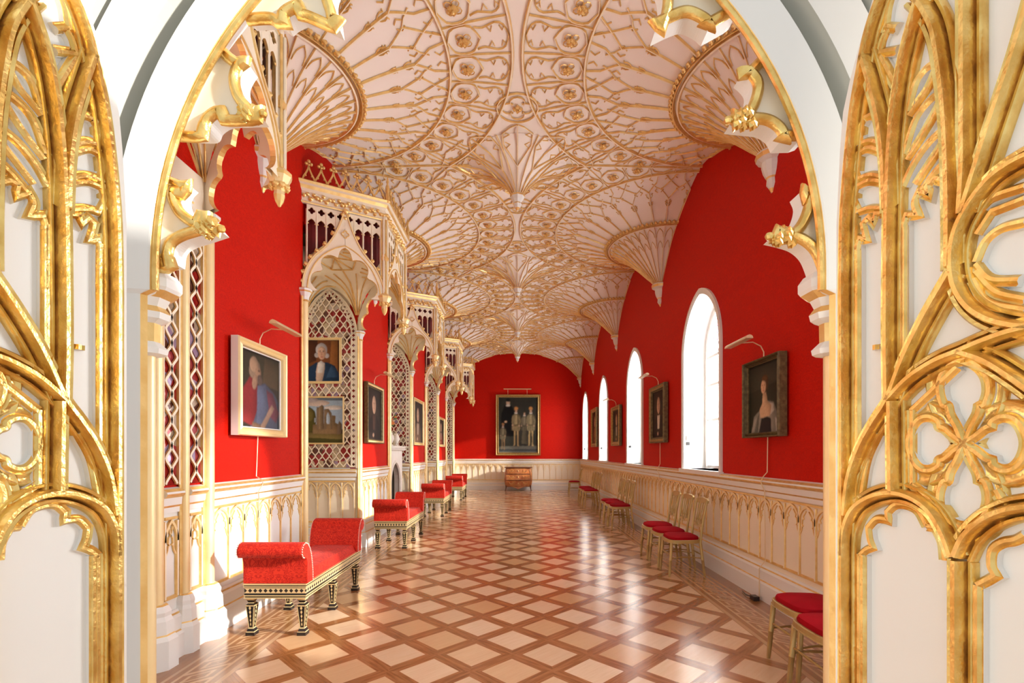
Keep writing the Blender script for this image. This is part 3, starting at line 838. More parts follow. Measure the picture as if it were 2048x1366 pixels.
for (y, lab) in ((3.44, 'gilt column just inside the doorway on the left, partly behind the jamb'), (3.73, 'thin gilt column between the two narrow pierced screens')):
    o = copy_tree(colsrc); o.location = (-XW+.03, y, 0); o['label'] = lab
    if y > 3.5: o.scale = (.75, .75, 1)
# ------------------------------------------------------------------ pierced lattice screens
def lattice(mb, fr, u0, u1, z0, ztop, cell=.115, wd=.008, border=.10):
    """ogee net; ztop(u) gives the upper limit"""
    n = max(1, round((u1-u0-2*border)/cell)); p = (u1-u0-2*border)/n if n else cell; a0 = u0+border
    hz = p*.78
    for i in range(n+1):
        for s_ in (1, -1):
            pts = []; z = z0
            uc = a0+i*p
            while z < 4.3:
                ph = (z-z0)/hz*PI
                u = uc+s_*(p/2)*(.5-.5*cos(ph))**.8
                if z < ztop(u)-.02 and a0-.001 <= u <= u1-border+.001: pts.append(fr(u, z))
                else:
                    if len(pts) > 1: mb.sweep(pts, fr.n, [(-wd, 0), (-wd, .014), (wd, .014), (wd, 0)], [GOLD, CREAM, GOLD])
                    pts = []
                z += hz/5
            if len(pts) > 1: mb.sweep(pts, fr.n, [(-wd, 0), (-wd, .014), (wd, .014), (wd, 0)], [GOLD, CREAM, GOLD])
    # cusps: small knobs at the middle of each cell side
    for i in range(n):
        z = z0+hz
        while z < 4.25:
            u = a0+(i+.5)*p
            for dz in (-.5, .5):
                for q in (0, .5):
                    if z < ztop(u)-.08 and u+q*p < u1-border: mb.blob(fr(u+q*p+dz*.28*p, z+dz*hz*.75+(hz if q else 0), .006), .011, CREAM)
            z += 2*hz
def studs(mb, fr, u0, u1, z0, zt):
    """narrow border of little pierced rings"""
    for uc in (u0, u1):
        z = z0+.04
        while z < zt:
            mb.ring(square(uc, z, .045, .045, 16), quatre(uc, z, .026, 16), fr, 0, .012, CREAM, GOLD); z += .09
def screen(c, dz=None):
    """pierced screen on the far jamb of a niche, in front of mirror mosaic"""
    root = thing('pierced_screen', (-XW, c+NH, 0), 'x', 'screen', 'pierced gilt screens inside the niches')
    fr = frame((-ND, -.012, 0), (1, 0, 0), (0, -1, 0)); W = ND-.002
    hw = W/2; zs = 3.36; za = 4.10
    R = ((za-zs)**2+hw*hw)/(2*hw)
    def zt(u):
        x = abs(u-hw)
        q = x-(hw-R)
        return zs+sqrt(max(0, R*R-q*q)) if x < hw else zs
    mb = MB(); pl = [(0, 1.26), (W, 1.26)]+[(hw+u, z) for u, z in winarch(hw, zs, za)]
    mb.plate(pl, fr, 0, .005, MOSAIC); mb.build('mirror_mosaic', root)
    mb = MB(); lattice(mb, lambda_fr(fr, .012), .0, W, 1.27, zt); mb.build('lattice', root)
    mb = MB(); studs(mb, lambda_fr(fr, .012), .05, W-.05, 1.27, 3.32)
    a = winarch(hw-.05, zs, za-.05, 12)
    for u, z in a: mb.ring(square(hw+u, z, .042, .042, 16), quatre(hw+u, z, .026, 16), lambda_fr(fr, .012), 0, .012, CREAM, GOLD)
    mb.build('studded_border', root)
    mb = MB(); out_ = [(0, 1.25)]+[(hw-u, z) for u, z in winarch(hw, zs, za)]+[(W, 1.25)]
    mb.sweep([fr(u, z, .0) for u, z in out_], fr.n, [(-.012, 0), (-.012, .03), (.012, .03), (.012, 0)], [GOLD, CREAM, GOLD]); mb.build('arch_moulding', root)
    mb = MB(); rails(mb, fr, 0, W, CREAM); arcade(mb, lambda_fr(fr, .005), .04, W-.04, .40, 1.04, .2); mb.build('panelled_dado', root)
    return root
def lambda_fr(fr, h0):
    def f(u, v, h=0): return fr(u, v, h+h0)
    f.n = fr.n; f.u = fr.u
    return f
sc = screen(BAY[1])
for k in range(1, 5):
    o = sc if k == 1 else copy_tree(sc); o.location.y = BAY[k]+NH
    o['label'] = ['', 'pierced screen over coloured mirrors behind the blue-coat portrait', 'pierced screen over dark mirrors beside the fireplace', 'pierced screen in the fourth niche from the doorway', 'pierced screen in the farthest niche of the left wall'][k]
# near bay: two narrow strips on the wall line
for (ya, yb, lab) in ((3.50, 3.69, 'narrow pierced screen just inside the doorway, nearer of the pair'), (3.77, 3.97, 'narrow pierced screen beside the column left of the old man painting')):
    root = thing('pierced_screen', (-XW, ya, 0), lab, 'screen', 'narrow pierced screens near the doorway')
    fr = frame((.004, 0, 0), (0, 1, 0), (1, 0, 0)); W = yb-ya
    mb = MB(); mb.plate([(0, 1.26), (W, 1.26), (W, 3.3), (0, 3.3)], fr, 0, .004, MOSAIC); mb.build('mirror_mosaic', root)
    mb = MB(); lattice(mb, lambda_fr(fr, .01), 0, W, 1.27, lambda u: 3.3, .12, .010, .035)
    for u in (.01, W-.01): mb.sweep([fr(u, 1.26), fr(u, 3.3)], fr.n, [(-.01, 0), (-.01, .025), (.01, .025), (.01, 0)], [GOLD, CREAM, GOLD])
    mb.build('lattice', root)
    mb = MB(); rails(mb, fr, 0, W, WHITE); arcade(mb, lambda_fr(fr, .005), .03, W-.03, .44, 1.02, .14); mb.build('panelled_dado', root)
mb = MB(); mb.box((-XW-.001, 2.2, 0), (-XW+.02, 3.40, 3.4), CREAM); mb.box((-XW-.001, 3.4, 3.3), (-XW+.02, 4.0, 3.7), CREAM); struct(mb.build('trim_4'))

# ------------------------------------------------------------------ paintings
def colr(name, c, rough=.45): return nmat(name, c, rough)
OILS = {}
def oil(c):
    if c not in OILS: OILS[c] = nmat('oil_paint', c, .55, noise=(18, .45, tuple(q*.6 for q in c)), spec=.12)
    return OILS[c]
def ell(cx, cy, rx, ry, n=20, a0=0, rot=0):
    return [(cx+rx*cos(t)*cos(rot)-ry*sin(t)*sin(rot), cy+rx*cos(t)*sin(rot)+ry*sin(t)*cos(rot)) for t in [a0+2*PI*i/n for i in range(n)]]
import numpy as np
CANVAS = nmat('oil_canvas', (.1, .1, .1), .5, spec=.15)
_at = CANVAS.node_tree.nodes.new('ShaderNodeAttribute'); _at.attribute_name = 'paint'
CANVAS.node_tree.links.new(_at.outputs['Color'], CANVAS.node_tree.nodes['Principled BSDF'].inputs['Base Color'])
def blur(a, k):
    for _ in range(2):
        for ax in (0, 1):
            p = np.pad(a, [(k, k) if i == ax else (0, 0) for i in range(a.ndim)], mode='edge'); c = np.cumsum(p, ax)
            c = np.concatenate([np.zeros_like(np.take(c, [0], ax)), c], ax)
            n = a.shape[ax]; hi = np.take(c, range(2*k+1, 2*k+1+n), ax); lo = np.take(c, range(0, n), ax); a = (hi-lo)/(2*k+1)
    return a
def raster(layers, nx, ny, bgc):
    """paint the outlines in order with soft edges and a little modelling of form, like brushwork"""
    rng = np.random.RandomState(5)
    X, Y = np.meshgrid(np.linspace(0, 1, nx), np.linspace(0, 1, ny)); img = np.ones((ny, nx, 3))*np.array(bgc)
    wob = blur(rng.rand(ny, nx), 3)-.5
    X2, Y2 = X+wob*.06, Y+np.roll(wob, 17, 1)*.06
    for col, poly in layers:
        m = np.zeros((ny, nx), bool); n = len(poly)
        for i in range(n):
            x1, y1 = poly[i]; x2, y2 = poly[(i+1) % n]
            if abs(y1-y2) < 1e-9: continue
            c = ((y1 > Y2) != (y2 > Y2)) & (X2 < (x2-x1)*(Y2-y1)/(y2-y1)+x1); m ^= c
        m = m.astype(float); size = sqrt(max(m.mean(), 1e-5)); k = max(1, int(size*ny*.16)); mb_ = blur(m, k)
        sh = mb_-np.roll(np.roll(mb_, int(-k*.8), 1), int(-k*.5), 0)
        shade = np.clip(.92-.9*sh+.25*(mb_-.6), .35, 1.5)
        soft = blur(m, 1)[..., None]
        img = img*(1-soft)+soft*np.array(col)*shade[..., None]
    st = blur(rng.rand(ny, nx), 1)[..., None]; img = img*(.75+.5*st)
    vg = 1-.35*((X-.5)**2+(Y-.5)**2)[..., None]*2
    return np.clip(img*vg*.85, 0, 1)
def painting(O, U, N, wd, ht, fw, layers, label, thick=.06, fmats=(PGOLD, GOLD, PGOLD), bgc=(.03, .02, .012), group=None, cat='painting', res=None):
    root = thing('framed_painting', O, label, cat, group)
    fr = frame((0, 0, 0), U, N)
    h = thick*.35; iw, ih = wd-1.6*fw, ht-1.6*fw
    rs = 150 if res is None else res; nx_, ny_ = int(rs*min(1, iw/ih))+2, int(rs*min(1, ih/iw))+2
    img = raster(layers, nx_, ny_, bgc)
    us = np.linspace(fw*.8, wd-fw*.8, nx_); vv = np.linspace(fw*.8, ht-fw*.8, ny_)
    O_, U_, N_ = V((0, 0, 0)), fr.u, fr.n
    uu, zz = np.meshgrid(us, vv); P = np.stack([uu*U_.x+N_.x*h, uu*U_.y+N_.y*h, zz+N_.z*h], -1).reshape(-1, 3)
    idx = np.arange(nx_*ny_).reshape(ny_, nx_)
    q = np.stack([idx[:-1, :-1], idx[:-1, 1:], idx[1:, 1:], idx[1:, :-1]], -1).reshape(-1, 4)
    me = bpy.data.meshes.new('canvas'); me.from_pydata(P.tolist(), [], q.tolist()); me.materials.append(CANVAS)
    ca = me.color_attributes.new('paint', 'FLOAT_COLOR', 'POINT'); ca.data.foreach_set('color', np.concatenate([img.reshape(-1, 3), np.ones((nx_*ny_, 1))], 1).astype(np.float32).ravel())
    me.update(); co = bpy.data.objects.new('canvas', me); C.objects.link(co); co.parent = root
    mb = MB(); cs = [(fw/2, fw/2), (wd-fw/2, fw/2), (wd-fw/2, ht-fw/2), (fw/2, ht-fw/2)]
    g1, g2, g3 = fmats
    k = .72
    pr = [(-fw*.5, 0), (-fw*.5, thick*.8), (-fw*.42, thick), (-fw*.25, thick*.9), (-fw*.1, thick*.6), (fw*.15, thick*.75), (fw*.3, thick*.85), (fw*.4, thick*.55), (fw*.5, thick*.5), (fw*.5, 0)]
    # mitred frame: build each rail
    for i in range(4):
        a = cs[i]; b = cs[(i+1) % 4]
        dx, dy = b[0]-a[0], b[1]-a[1]; l = math.hypot(dx, dy); tx, ty = dx/l, dy/l; nx_, ny_ = -ty, tx
        va = []
        for (s_, hh) in pr: va.append(fr(a[0]+nx_*s_+tx*s_, a[1]+ny_*s_+ty*s_, hh))
        for (s_, hh) in pr: va.append(fr(b[0]+nx_*s_-tx*s_, b[1]+ny_*s_-ty*s_, hh))
        q = len(pr); ms = [g3, g1, g1, g2, g2, g1, g1, g3, g3]
        mb.add(va, [(j, j+1, q+j+1, q+j) for j in range(q-1)], ms)
    mb.build('frame', root)
    return root
SK = (.58, .36, .23); DK = (.02, .014, .010)
old_man = [((.05, .04, .02), [(0, .55), (1, .6), (1, 1), (0, 1)]), ((.09, .06, .03), [(.55, .6), (1, .55), (1, .9), (.6, .95)]),
    ((.10, .11, .16), [(.25, 0), (1, 0), (1, .35), (.85, .5), (.6, .62), (.4, .55)]), ((.33, .03, .03), [(.02, .1), (.3, .04), (.45, .3), (.42, .62), (.25, .66), (.1, .5), (.03, .3)]),
    ((.18, .05, .07), [(.55, .55), (.8, .5), (.97, .25), (.9, .1), (.7, .2)]), ((.14, .16, .24), [(.42, .55), (.62, .6), (.7, .3), (.6, .0), (.4, .0)]),
    ((.30, .20, .13), ell(.36, .76, .14, .12, rot=.6)), ((.46, .28, .17), ell(.34, .82, .10, .10)), ((.38, .22, .13), ell(.44, .72, .07, .08)), ((.12, .08, .06), ell(.48, .64, .07, .07)), ((.05, .03, .02), ell(.46, .755, .03, .01)), ((.40, .24, .15), ell(.36, .60, .06, .10, rot=-.3)),
    ((.42, .26, .18), [(.45, 0), (.58, 0), (.85, .3), (.78, .35)]), ((.25, .14, .08), [(.3, .03), (.5, 0), (.5, .07), (.3, .09)])]
def blue_coat():
    return [((.22, .07, .02), [(0, 0), (1, 0), (1, 1), (0, 1)]), ((.32, .12, .03), [(.7, .3), (1, .2), (1, 1), (.75, 1)]), ((.12, .04, .015), [(0, .4), (.3, .5), (.35, 1), (0, 1)]),
        ((.02, .05, .11), [(0, 0), (1, 0), (.97, .2), (.85, .38), (.62, .46), (.3, .46), (.08, .34), (.02, .2)]), ((.04, .09, .18), [(.6, .1), (.75, .4), (.9, .3), (.95, .1)]),
        ((.75, .55, .42), [(.30, 0), (.48, 0), (.56, .3), (.55, .45), (.35, .45), (.30, .25)]), ((.85, .80, .74), [(.34, .2), (.5, .22), (.55, .44), (.45, .5), (.36, .44)]),
        ((.62, .58, .56), ell(.46, .76, .17, .16)), ((.55, .50, .48), ell(.32, .63, .07, .06)), ((.55, .50, .48), ell(.62, .62, .07, .06)),
        ((.72, .42, .28), ell(.47, .68, .12, .16)), ((.80, .52, .36), ell(.46, .77, .09, .06)), ((.60, .30, .20), ell(.47, .66, .018, .05)), ((.10, .05, .04), ell(.42, .715, .022, .010)), ((.10, .05, .04), ell(.52, .715, .022, .010)),
        ((.50, .14, .10), ell(.47, .585, .04, .012)), ((.25, .12, .08), ell(.42, .74, .03, .007)), ((.25, .12, .08), ell(.52, .74, .03, .007))]
ruin = [((.45, .58, .72), [(0, .3), (1, .3), (1, 1), (0, 1)]), ((.78, .62, .52), ell(.3, .88, .35, .07)), ((.82, .74, .66), ell(.75, .78, .25, .05)), ((.60, .50, .48), ell(.15, .95, .2, .05)),
    ((.10, .09, .02), [(0, 0), (1, 0), (1, .22), (0, .25)]), ((.30, .22, .07), [(0, .12), (1, .08), (1, .2), (0, .24)]),
    ((.13, .11, .02), [(0, .25), (.25, .25), (.3, .5), (.26, .7), (.12, .8), (0, .78)]), ((.25, .19, .04), ell(.12, .62, .10, .14)),
    ((.30, .19, .09), [(.2, .2), (.95, .2), (.95, .38), (.8, .45), (.8, .6), (.7, .62), (.68, .45), (.2, .4)]), ((.24, .16, .09), [(.30, .3), (.50, .3), (.50, .8), (.44, .85), (.38, .78), (.30, .8)]), ((.34, .23, .12), [(.36, .3), (.44, .3), (.44, .82), (.36, .8)]),
    ((.27, .18, .10), [(.5, .3), (.56, .3), (.57, .6), (.60, .68), (.64, .6), (.66, .3), (.72, .3), (.70, .66), (.62, .76), (.5, .74)]), ((.50, .60, .70), [(.57, .42), (.65, .42), (.64, .6), (.605, .66), (.575, .6)]),
    ((.40, .46, .52), [(.24, .45), (.28, .45), (.28, .55), (.24, .55)]), ((.22, .15, .09), [(.84, .2), (.97, .2), (.97, .42), (.9, .5), (.86, .4)])]
lady = [((.030, .032, .018), [(0, 0), (1, 0), (1, 1), (0, 1)]), ((.045, .045, .028), [(0, .6), (1, .7), (1, 1), (0, 1)]),
    ((.30, .29, .24), [(.08, 0), (.95, 0), (.92, .2), (.78, .42), (.6, .45), (.4, .35), (.18, .25)]), ((.16, .16, .13), [(.15, 0), (.3, 0), (.35, .28), (.2, .2)]), ((.55, .52, .44), [(.62, .22), (.8, .3), (.78, .4), (.64, .42)]), ((.42, .40, .33), [(.1, .02), (.2, .02), (.3, .25), (.2, .22)]), ((.50, .47, .40), [(.85, .02), (.92, .02), (.9, .18), (.82, .22)]),
    ((.02, .018, .02), [(.33, 0), (.72, 0), (.7, .2), (.6, .23), (.42, .22)]), ((.66, .44, .26), [(.38, .22), (.68, .24), (.72, .38), (.6, .45), (.56, .58), (.46, .56), (.44, .42), (.36, .34)]),
    ((.10, .05, .02), ell(.53, .70, .10, .11)), ((.70, .45, .27), ell(.48, .66, .075, .10)), ((.12, .06, .02), ell(.52, .775, .09, .04)), ((.10, .05, .03), ell(.45, .68, .016, .007)), ((.10, .05, .03), ell(.51, .68, .016, .007)), ((.45, .12, .08), ell(.475, .605, .025, .008)), ((.5, .3, .18), ell(.48, .645, .010, .022))]
def bust(coat, collar, bgd=(.03, .02, .012), hair=(.05, .03, .02), yc=.68, s=1.35):
    return [(bgd, [(0, 0), (1, 0), (1, 1), (0, 1)]), (tuple(q*1.6 for q in bgd), ell(.5, .6, .35, .3)), (coat, [(.1, 0), (.9, 0), (.86, .3), (.68, .48), (.35, .48), (.16, .32)]), (collar, [(.42, .2), (.58, .2), (.62, .48), (.40, .48)]),
        (hair, ell(.5, yc+.03, .13*s, .14*s)), (SK, ell(.5, yc, .095*s, .13*s)), (tuple(q*.7 for q in SK), ell(.5, yc-.01, .015, .03)), ((.06, .03, .02), ell(.46, yc+.03, .02, .008)), ((.06, .03, .02), ell(.54, yc+.03, .02, .008)), ((.42, .12, .08), ell(.5, yc-.065, .03, .008)), (SK, ell(.45, .1, .06, .04))]
def standing(x, y0, h, dress, hose, hat=None, hand=True):
    s = h; L = []
    if hose:
        L += [(hose, [(x-.07*s, y0+.5*s), (x-.01*s, y0+.5*s), (x-.03*s, y0+.25*s), (x-.04*s, y0+.03*s), (x-.10*s, y0), (x-.08*s, y0+.04*s)]), (hose, [(x+.0*s, y0+.5*s), (x+.09*s, y0+.5*s), (x+.08*s, y0+.05*s), (x+.12*s, y0), (x+.04*s, y0), (x+.05*s, y0+.25*s)])]
    else: L += [(tuple(q*.7 for q in dress), [(x-.06*s, y0+.6*s), (x+.06*s, y0+.6*s), (x+.13*s, y0), (x-.13*s, y0)])]
    hi_ = tuple(q*1.8 for q in dress); lo_ = tuple(q*.5 for q in dress)
    if hose: L += [((.10, .08, .05), [(x-.17*s, y0+.40*s), (x+.17*s, y0+.44*s), (x+.16*s, y0+.80*s), (x-.14*s, y0+.80*s)]), (dress, ell(x-.055*s, y0+.47*s, .085*s, .085*s)), (dress, ell(x+.06*s, y0+.47*s, .085*s, .085*s))]
    for j in range(-3, 4): L += [(hi_ if j % 2 else lo_, ell(x+.035*s*j, y0+.47*s, .010*s, .07*s))]
    L += [(dress, [(x-.07*s, y0+.54*s), (x+.07*s, y0+.54*s), (x+.13*s, y0+.76*s), (x+.05*s, y0+.84*s), (x-.05*s, y0+.84*s), (x-.13*s, y0+.76*s)]),
          (dress, [(x-.13*s, y0+.78*s), (x-.17*s, y0+.62*s), (x-.11*s, y0+.52*s), (x-.08*s, y0+.56*s), (x-.11*s, y0+.64*s), (x-.08*s, y0+.74*s)]),
          (dress, [(x+.13*s, y0+.78*s), (x+.18*s, y0+.64*s), (x+.12*s, y0+.50*s), (x+.08*s, y0+.54*s), (x+.12*s, y0+.64*s), (x+.08*s, y0+.74*s)]),
          (hi_, [(x-.02*s, y0+.55*s), (x+.02*s, y0+.55*s), (x+.03*s, y0+.8*s), (x-.03*s, y0+.8*s)]), (lo_, [(x-.08*s, y0+.53*s), (x+.08*s, y0+.53*s), (x+.08*s, y0+.555*s), (x-.08*s, y0+.555*s)]),
          ((.75, .70, .62), ell(x, y0+.85*s, .055*s, .02*s)), (SK, ell(x, y0+.90*s, .04*s, .055*s)), ((.3, .15, .1), ell(x, y0+.875*s, .012*s, .004*s)), ((.08, .04, .03), ell(x-.015*s, y0+.91*s, .007*s, .004*s)), ((.08, .04, .03), ell(x+.015*s, y0+.91*s, .007*s, .004*s))]
    if hat: L += [(hat, [(x-.07*s, y0+.93*s), (x+.06*s, y0+.93*s), (x+.07*s, y0+.98*s), (x, y0+1.02*s), (x-.06*s, y0+1.0*s)])]
    else: L += [((.08, .05, .02), ell(x, y0+.955*s, .045*s, .02*s))]
    if hand: L += [(SK, ell(x+.11*s, y0+.52*s, .025*s, .02*s)), (SK, ell(x-.13*s, y0+.54*s, .025*s, .02*s))]
    return L
group5 = [((.035, .035, .026), [(0, 0), (1, 0), (1, 1), (0, 1)]), ((.20, .19, .15), [(0, 0), (1, 0), (1, .13), (0, .12)]), ((.07, .08, .08), [(0, .03), (1, .03), (1, .07), (0, .07)]),
    ((.008, .008, .008), [(.05, .3), (.42, .3), (.40, .75), (.32, .86), (.16, .86), (.08, .7)]), ((.60, .40, .26), ell(.25, .90, .05, .05)), ((.01, .01, .01), ell(.25, .945, .06, .03)), ((.66, .60, .5), ell(.25, .85, .06, .02)), ((.62, .42, .26), ell(.19, .56, .035, .02))]
group5 += standing(.66, .16, .60, (.16, .13, .08), None) + standing(.45, .12, .70, (.24, .18, .09), (.55, .36, .16), (.55, .24, .07)) + standing(.82, .12, .70, (.24, .19, .10), (.60, .42, .18), (.55, .24, .07)) + standing(.12, .06, .47, (.20, .17, .10), (.40, .25, .12), (.40, .20, .08))
AGED = nmat('aged_frame', (.20, .15, .06), .5, .3, noise=(25, .7, (.07, .05, .02)))
OCHRE = nmat('ochre_frame', (.48, .30, .10), .45, .4, noise=(25, .6, (.25, .14, .04)))
painting((-XW+.03, 4.33, 1.655), (0, 1, 0), (1, 0, -.0), .90, .88, .085, old_man, 'pale-framed painting of a bald bearded old man on the left red wall', .08, (PGOLD, PGOLD, WHITE), bgc=(.04, .03, .02))
painting((-XW+.02, 8.12, 1.66), (0, 1, 0), (1, 0, 0), .98, 1.02, .07, bust((.03, .02, .015), (.10, .05, .03)), 'dark portrait of a standing figure in black on the left wall before the fireplace niche', .07, (AGED, PGOLD, AGED))
painting((-XW+.02, 11.8, 1.68), (0, 1, 0), (1, 0, 0), 1.2, 1.15, .08, bust((.20, .12, .07), (.55, .40, .28)), 'portrait in a gilt frame on the left wall just past the fireplace niche', .07, (PGOLD, GOLD, AGED))
painting((-XW+.02, 15.6, 1.69), (0, 1, 0), (1, 0, 0), 1.1, .95, .08, bust((.30, .06, .03), (.5, .4, .3)), 'farthest picture on the left wall, warm reddish portrait seen edge-on', .07, (PGOLD, GOLD, AGED))
painting((XW-.02, 5.36, 1.655), (0, -1, 0), (-1, 0, 0), .74, .80, .05, lady, 'dark portrait of a lady in a silvery gown, nearest picture on the right wall', .09, (AGED, AGED, AGED))
painting((XW-.02, 9.2, 1.67), (0, -1, 0), (-1, 0, 0), .92, 1.02, .10, bust((.02, .015, .012), (.75, .68, .55)), 'portrait with white cravat between the first and second visible windows', .08, (AGED, OCHRE, AGED))
painting((XW-.02, 12.95, 1.67), (0, -1, 0), (-1, 0, 0), 1.0, 1.0, .11, bust((.10, .09, .05), (.50, .45, .34)), 'gilt-framed portrait between the second and third visible windows', .08, (OCHRE, OCHRE, AGED))
painting((XW-.02, 16.5, 1.68), (0, -1, 0), (-1, 0, 0), 1.05, 1.25, .13, bust((.18, .08, .03), (.4, .25, .12)), 'tall brown-gilt framed picture between the third and fourth visible windows', .08, (OCHRE, OCHRE, AGED))
painting((-.87, YE-.02, 1.385), (1, 0, 0), (0, -1, 0), 1.79, 2.44, .12, group5, 'large full-length painting of five figures in old dress on the far red wall', .09, (OCHRE, OCHRE, AGED))
painting((-3.385, BAY[1]+NH-.035, 2.59), (1, 0, 0), (0, -1, 0), .60, .73, .04, blue_coat(), 'portrait of a man in a white wig and blue coat on the pierced screen', .03, (PGOLD, PGOLD, PGOLD))
painting((-3.385, BAY[1]+NH-.035, 1.63), (1, 0, 0), (0, -1, 0), .64, .76, .025, ruin, 'landscape of a ruined abbey under blue sky, hung below the blue-coat portrait', .03, (PGOLD, PGOLD, PGOLD))
painting((-3.30, BAY[3]+NH-.035, 2.75), (1, 0, 0), (0, -1, 0), .50, .8, .03, bust((.06, .05, .05), (.5, .45, .4)), 'upper small dark picture on the screen of the fourth niche', .03, (PGOLD, PGOLD, PGOLD))
painting((-3.30, BAY[3]+NH-.035, 1.75), (1, 0, 0), (0, -1, 0), .50, .75, .03, bust((.16, .16, .18), (.4, .4, .4), (.18, .17, .16)), 'lower small grey picture on the screen of the fourth niche', .03, (PGOLD, PGOLD, PGOLD))

# picture lights
BRASS = nmat('pale_brass', (.78, .62, .38), .35, .5)
def plight(base, out, along, L, label, two=False):
    root = thing('picture_light', base, label, 'picture light', 'picture lights above the paintings'); out = V(out); al = V(along)
    mb = MB()
    for s_ in ((-.35, .35) if two else (0,)):
        q = al*L*s_
        mb.tube([q+V((0, 0, -.06))+out*.05, q+V((0, 0, .04))+out*.05, q+V((0, 0, .10))+out*.08, q+V((0, 0, .14))+out*.16, q+V((0, 0, .13))+out*.30], .006, BRASS, 6)
    mb.build('bracket', root)
    mb = MB(); c0 = V((0, 0, .125))+out*.31
    pr = [(cos(t)*.035, sin(t)*.035) for t in [PI*i/6 for i in range(7)]]
    A, B = c0-al*L/2, c0+al*L/2; vs_ = [P+out*u+V((0, 0, v)) for P in (A, B) for u, v in pr]
    mb.add(vs_, [(i, i+1, 8+i, 7+i) for i in range(6)]+[tuple(range(7)), tuple(range(7, 14)), (0, 6, 13, 7)], BRASS); mb.build('shade', root)
plight((-XW, 4.78, 2.56), (1, 0, 0), (0, 1, 0), .55, 'brass picture light arching over the old man painting')
plight((-XW, 8.6, 2.72), (1, 0, 0), (0, 1, 0), .5, 'brass picture light over the dark portrait before the fireplace niche')
plight((XW, 5.0, 2.48), (-1, 0, 0), (0, 1, 0), .5, 'long brass picture light over the lady in the silvery gown')
plight((XW, 8.75, 2.72), (-1, 0, 0), (0, 1, 0), .5, 'brass picture light over the portrait with white cravat')
plight((XW, 12.5, 2.70), (-1, 0, 0), (0, 1, 0), .5, 'picture light over the portrait between the second and third visible windows')
plight((0, YE, 3.88), (0, -1, 0), (1, 0, 0), 1.1, 'wide picture light on two stems over the large five-figure painting', True)
# cables
def cable(pts, label):
    mb = MB(); mb.tube(pts, .005, BRASS, 6); tag(mb.build('picture_light_cable'), label, 'cable', 'cables hanging below the paintings')
cable([(-XW+.03, 4.78, 1.66), (-XW+.02, 4.78, 1.4), (-XW+.02, 4.77, 1.27), (-XW+.075, 4.76, 1.24), (-XW+.07, 4.80, 1.2), (-XW+.05, 4.75, 1.12), (-XW+.03, 4.8, 1.05), (-XW+.03, 4.8, .5), (-XW+.09, 4.8, .33), (-XW+.09, 4.78, .05)], 'thin cable hanging below the old man painting on the left wall')
cable([(XW-.02, 4.98, 1.66), (XW-.02, 4.99, 1.3), (XW-.06, 5.0, 1.25), (XW-.07, 5.02, 1.2), (XW-.04, 5.0, 1.1), (XW-.03, 5.01, .4), (XW-.09, 5.01, .32), (XW-.09, 5.01, .02)], 'cable running down below the lady in the silvery gown to the floor')
cable([(XW-.02, 8.74, 1.67), (XW-.02, 8.74, 1.3), (XW-.07, 8.74, 1.2), (XW-.04, 8.74, 1.1), (XW-.03, 8.74, .5)], 'cable hanging below the portrait with white cravat')
mb = MB(); mb.box((XW-.17, 4.96, 0), (XW-.11, 5.05, .045), BLACK); mb.tube([(XW-.14, 5.05, .02), (XW-.16, 5.15, .012), (XW-.13, 5.3, .012)], .006, BLACK); tag(mb.build('power_adaptor', bevel=.006), 'small black power adaptor on the floor by the right skirting', 'adaptor')

# ------------------------------------------------------------------ benches
DIA = nmat('black_gold_inlay', (.8, .6, .3), .35)
def rail_mat():
    m = DIA; n = NT(m); t = m.node_tree; b = t.nodes['Principled BSDF']
    tc = t.nodes.new('ShaderNodeTexCoord'); sp = t.nodes.new('ShaderNodeSeparateXYZ'); t.links.new(tc.outputs['Object'], sp.inputs[0])
    u = n.m('ADD', sp.outputs[0], sp.outputs[1]); z = sp.outputs[2]
    a = n.m('ABSOLUTE', n.m('SUBTRACT', n.m('FRACT', n.m('MULTIPLY', u, 1/.042)), .5)); v = n.m('ABSOLUTE', n.m('DIVIDE', n.m('SUBTRACT', z, .372), .042))
    d = n.m('MAXIMUM', n.m('LESS_THAN', n.m('ADD', a, v), .40), n.m('GREATER_THAN', v, .52))
    t.links.new(n.mix(d, (.68, .50, .25), (.012, .01, .008)), b.inputs['Base Color'])
rail_mat()
IVORY = nmat('ivory_gilt_line', (.72, .54, .26), .35, .2)
STUD = nmat('pale_braid', (.82, .55, .45), .5)
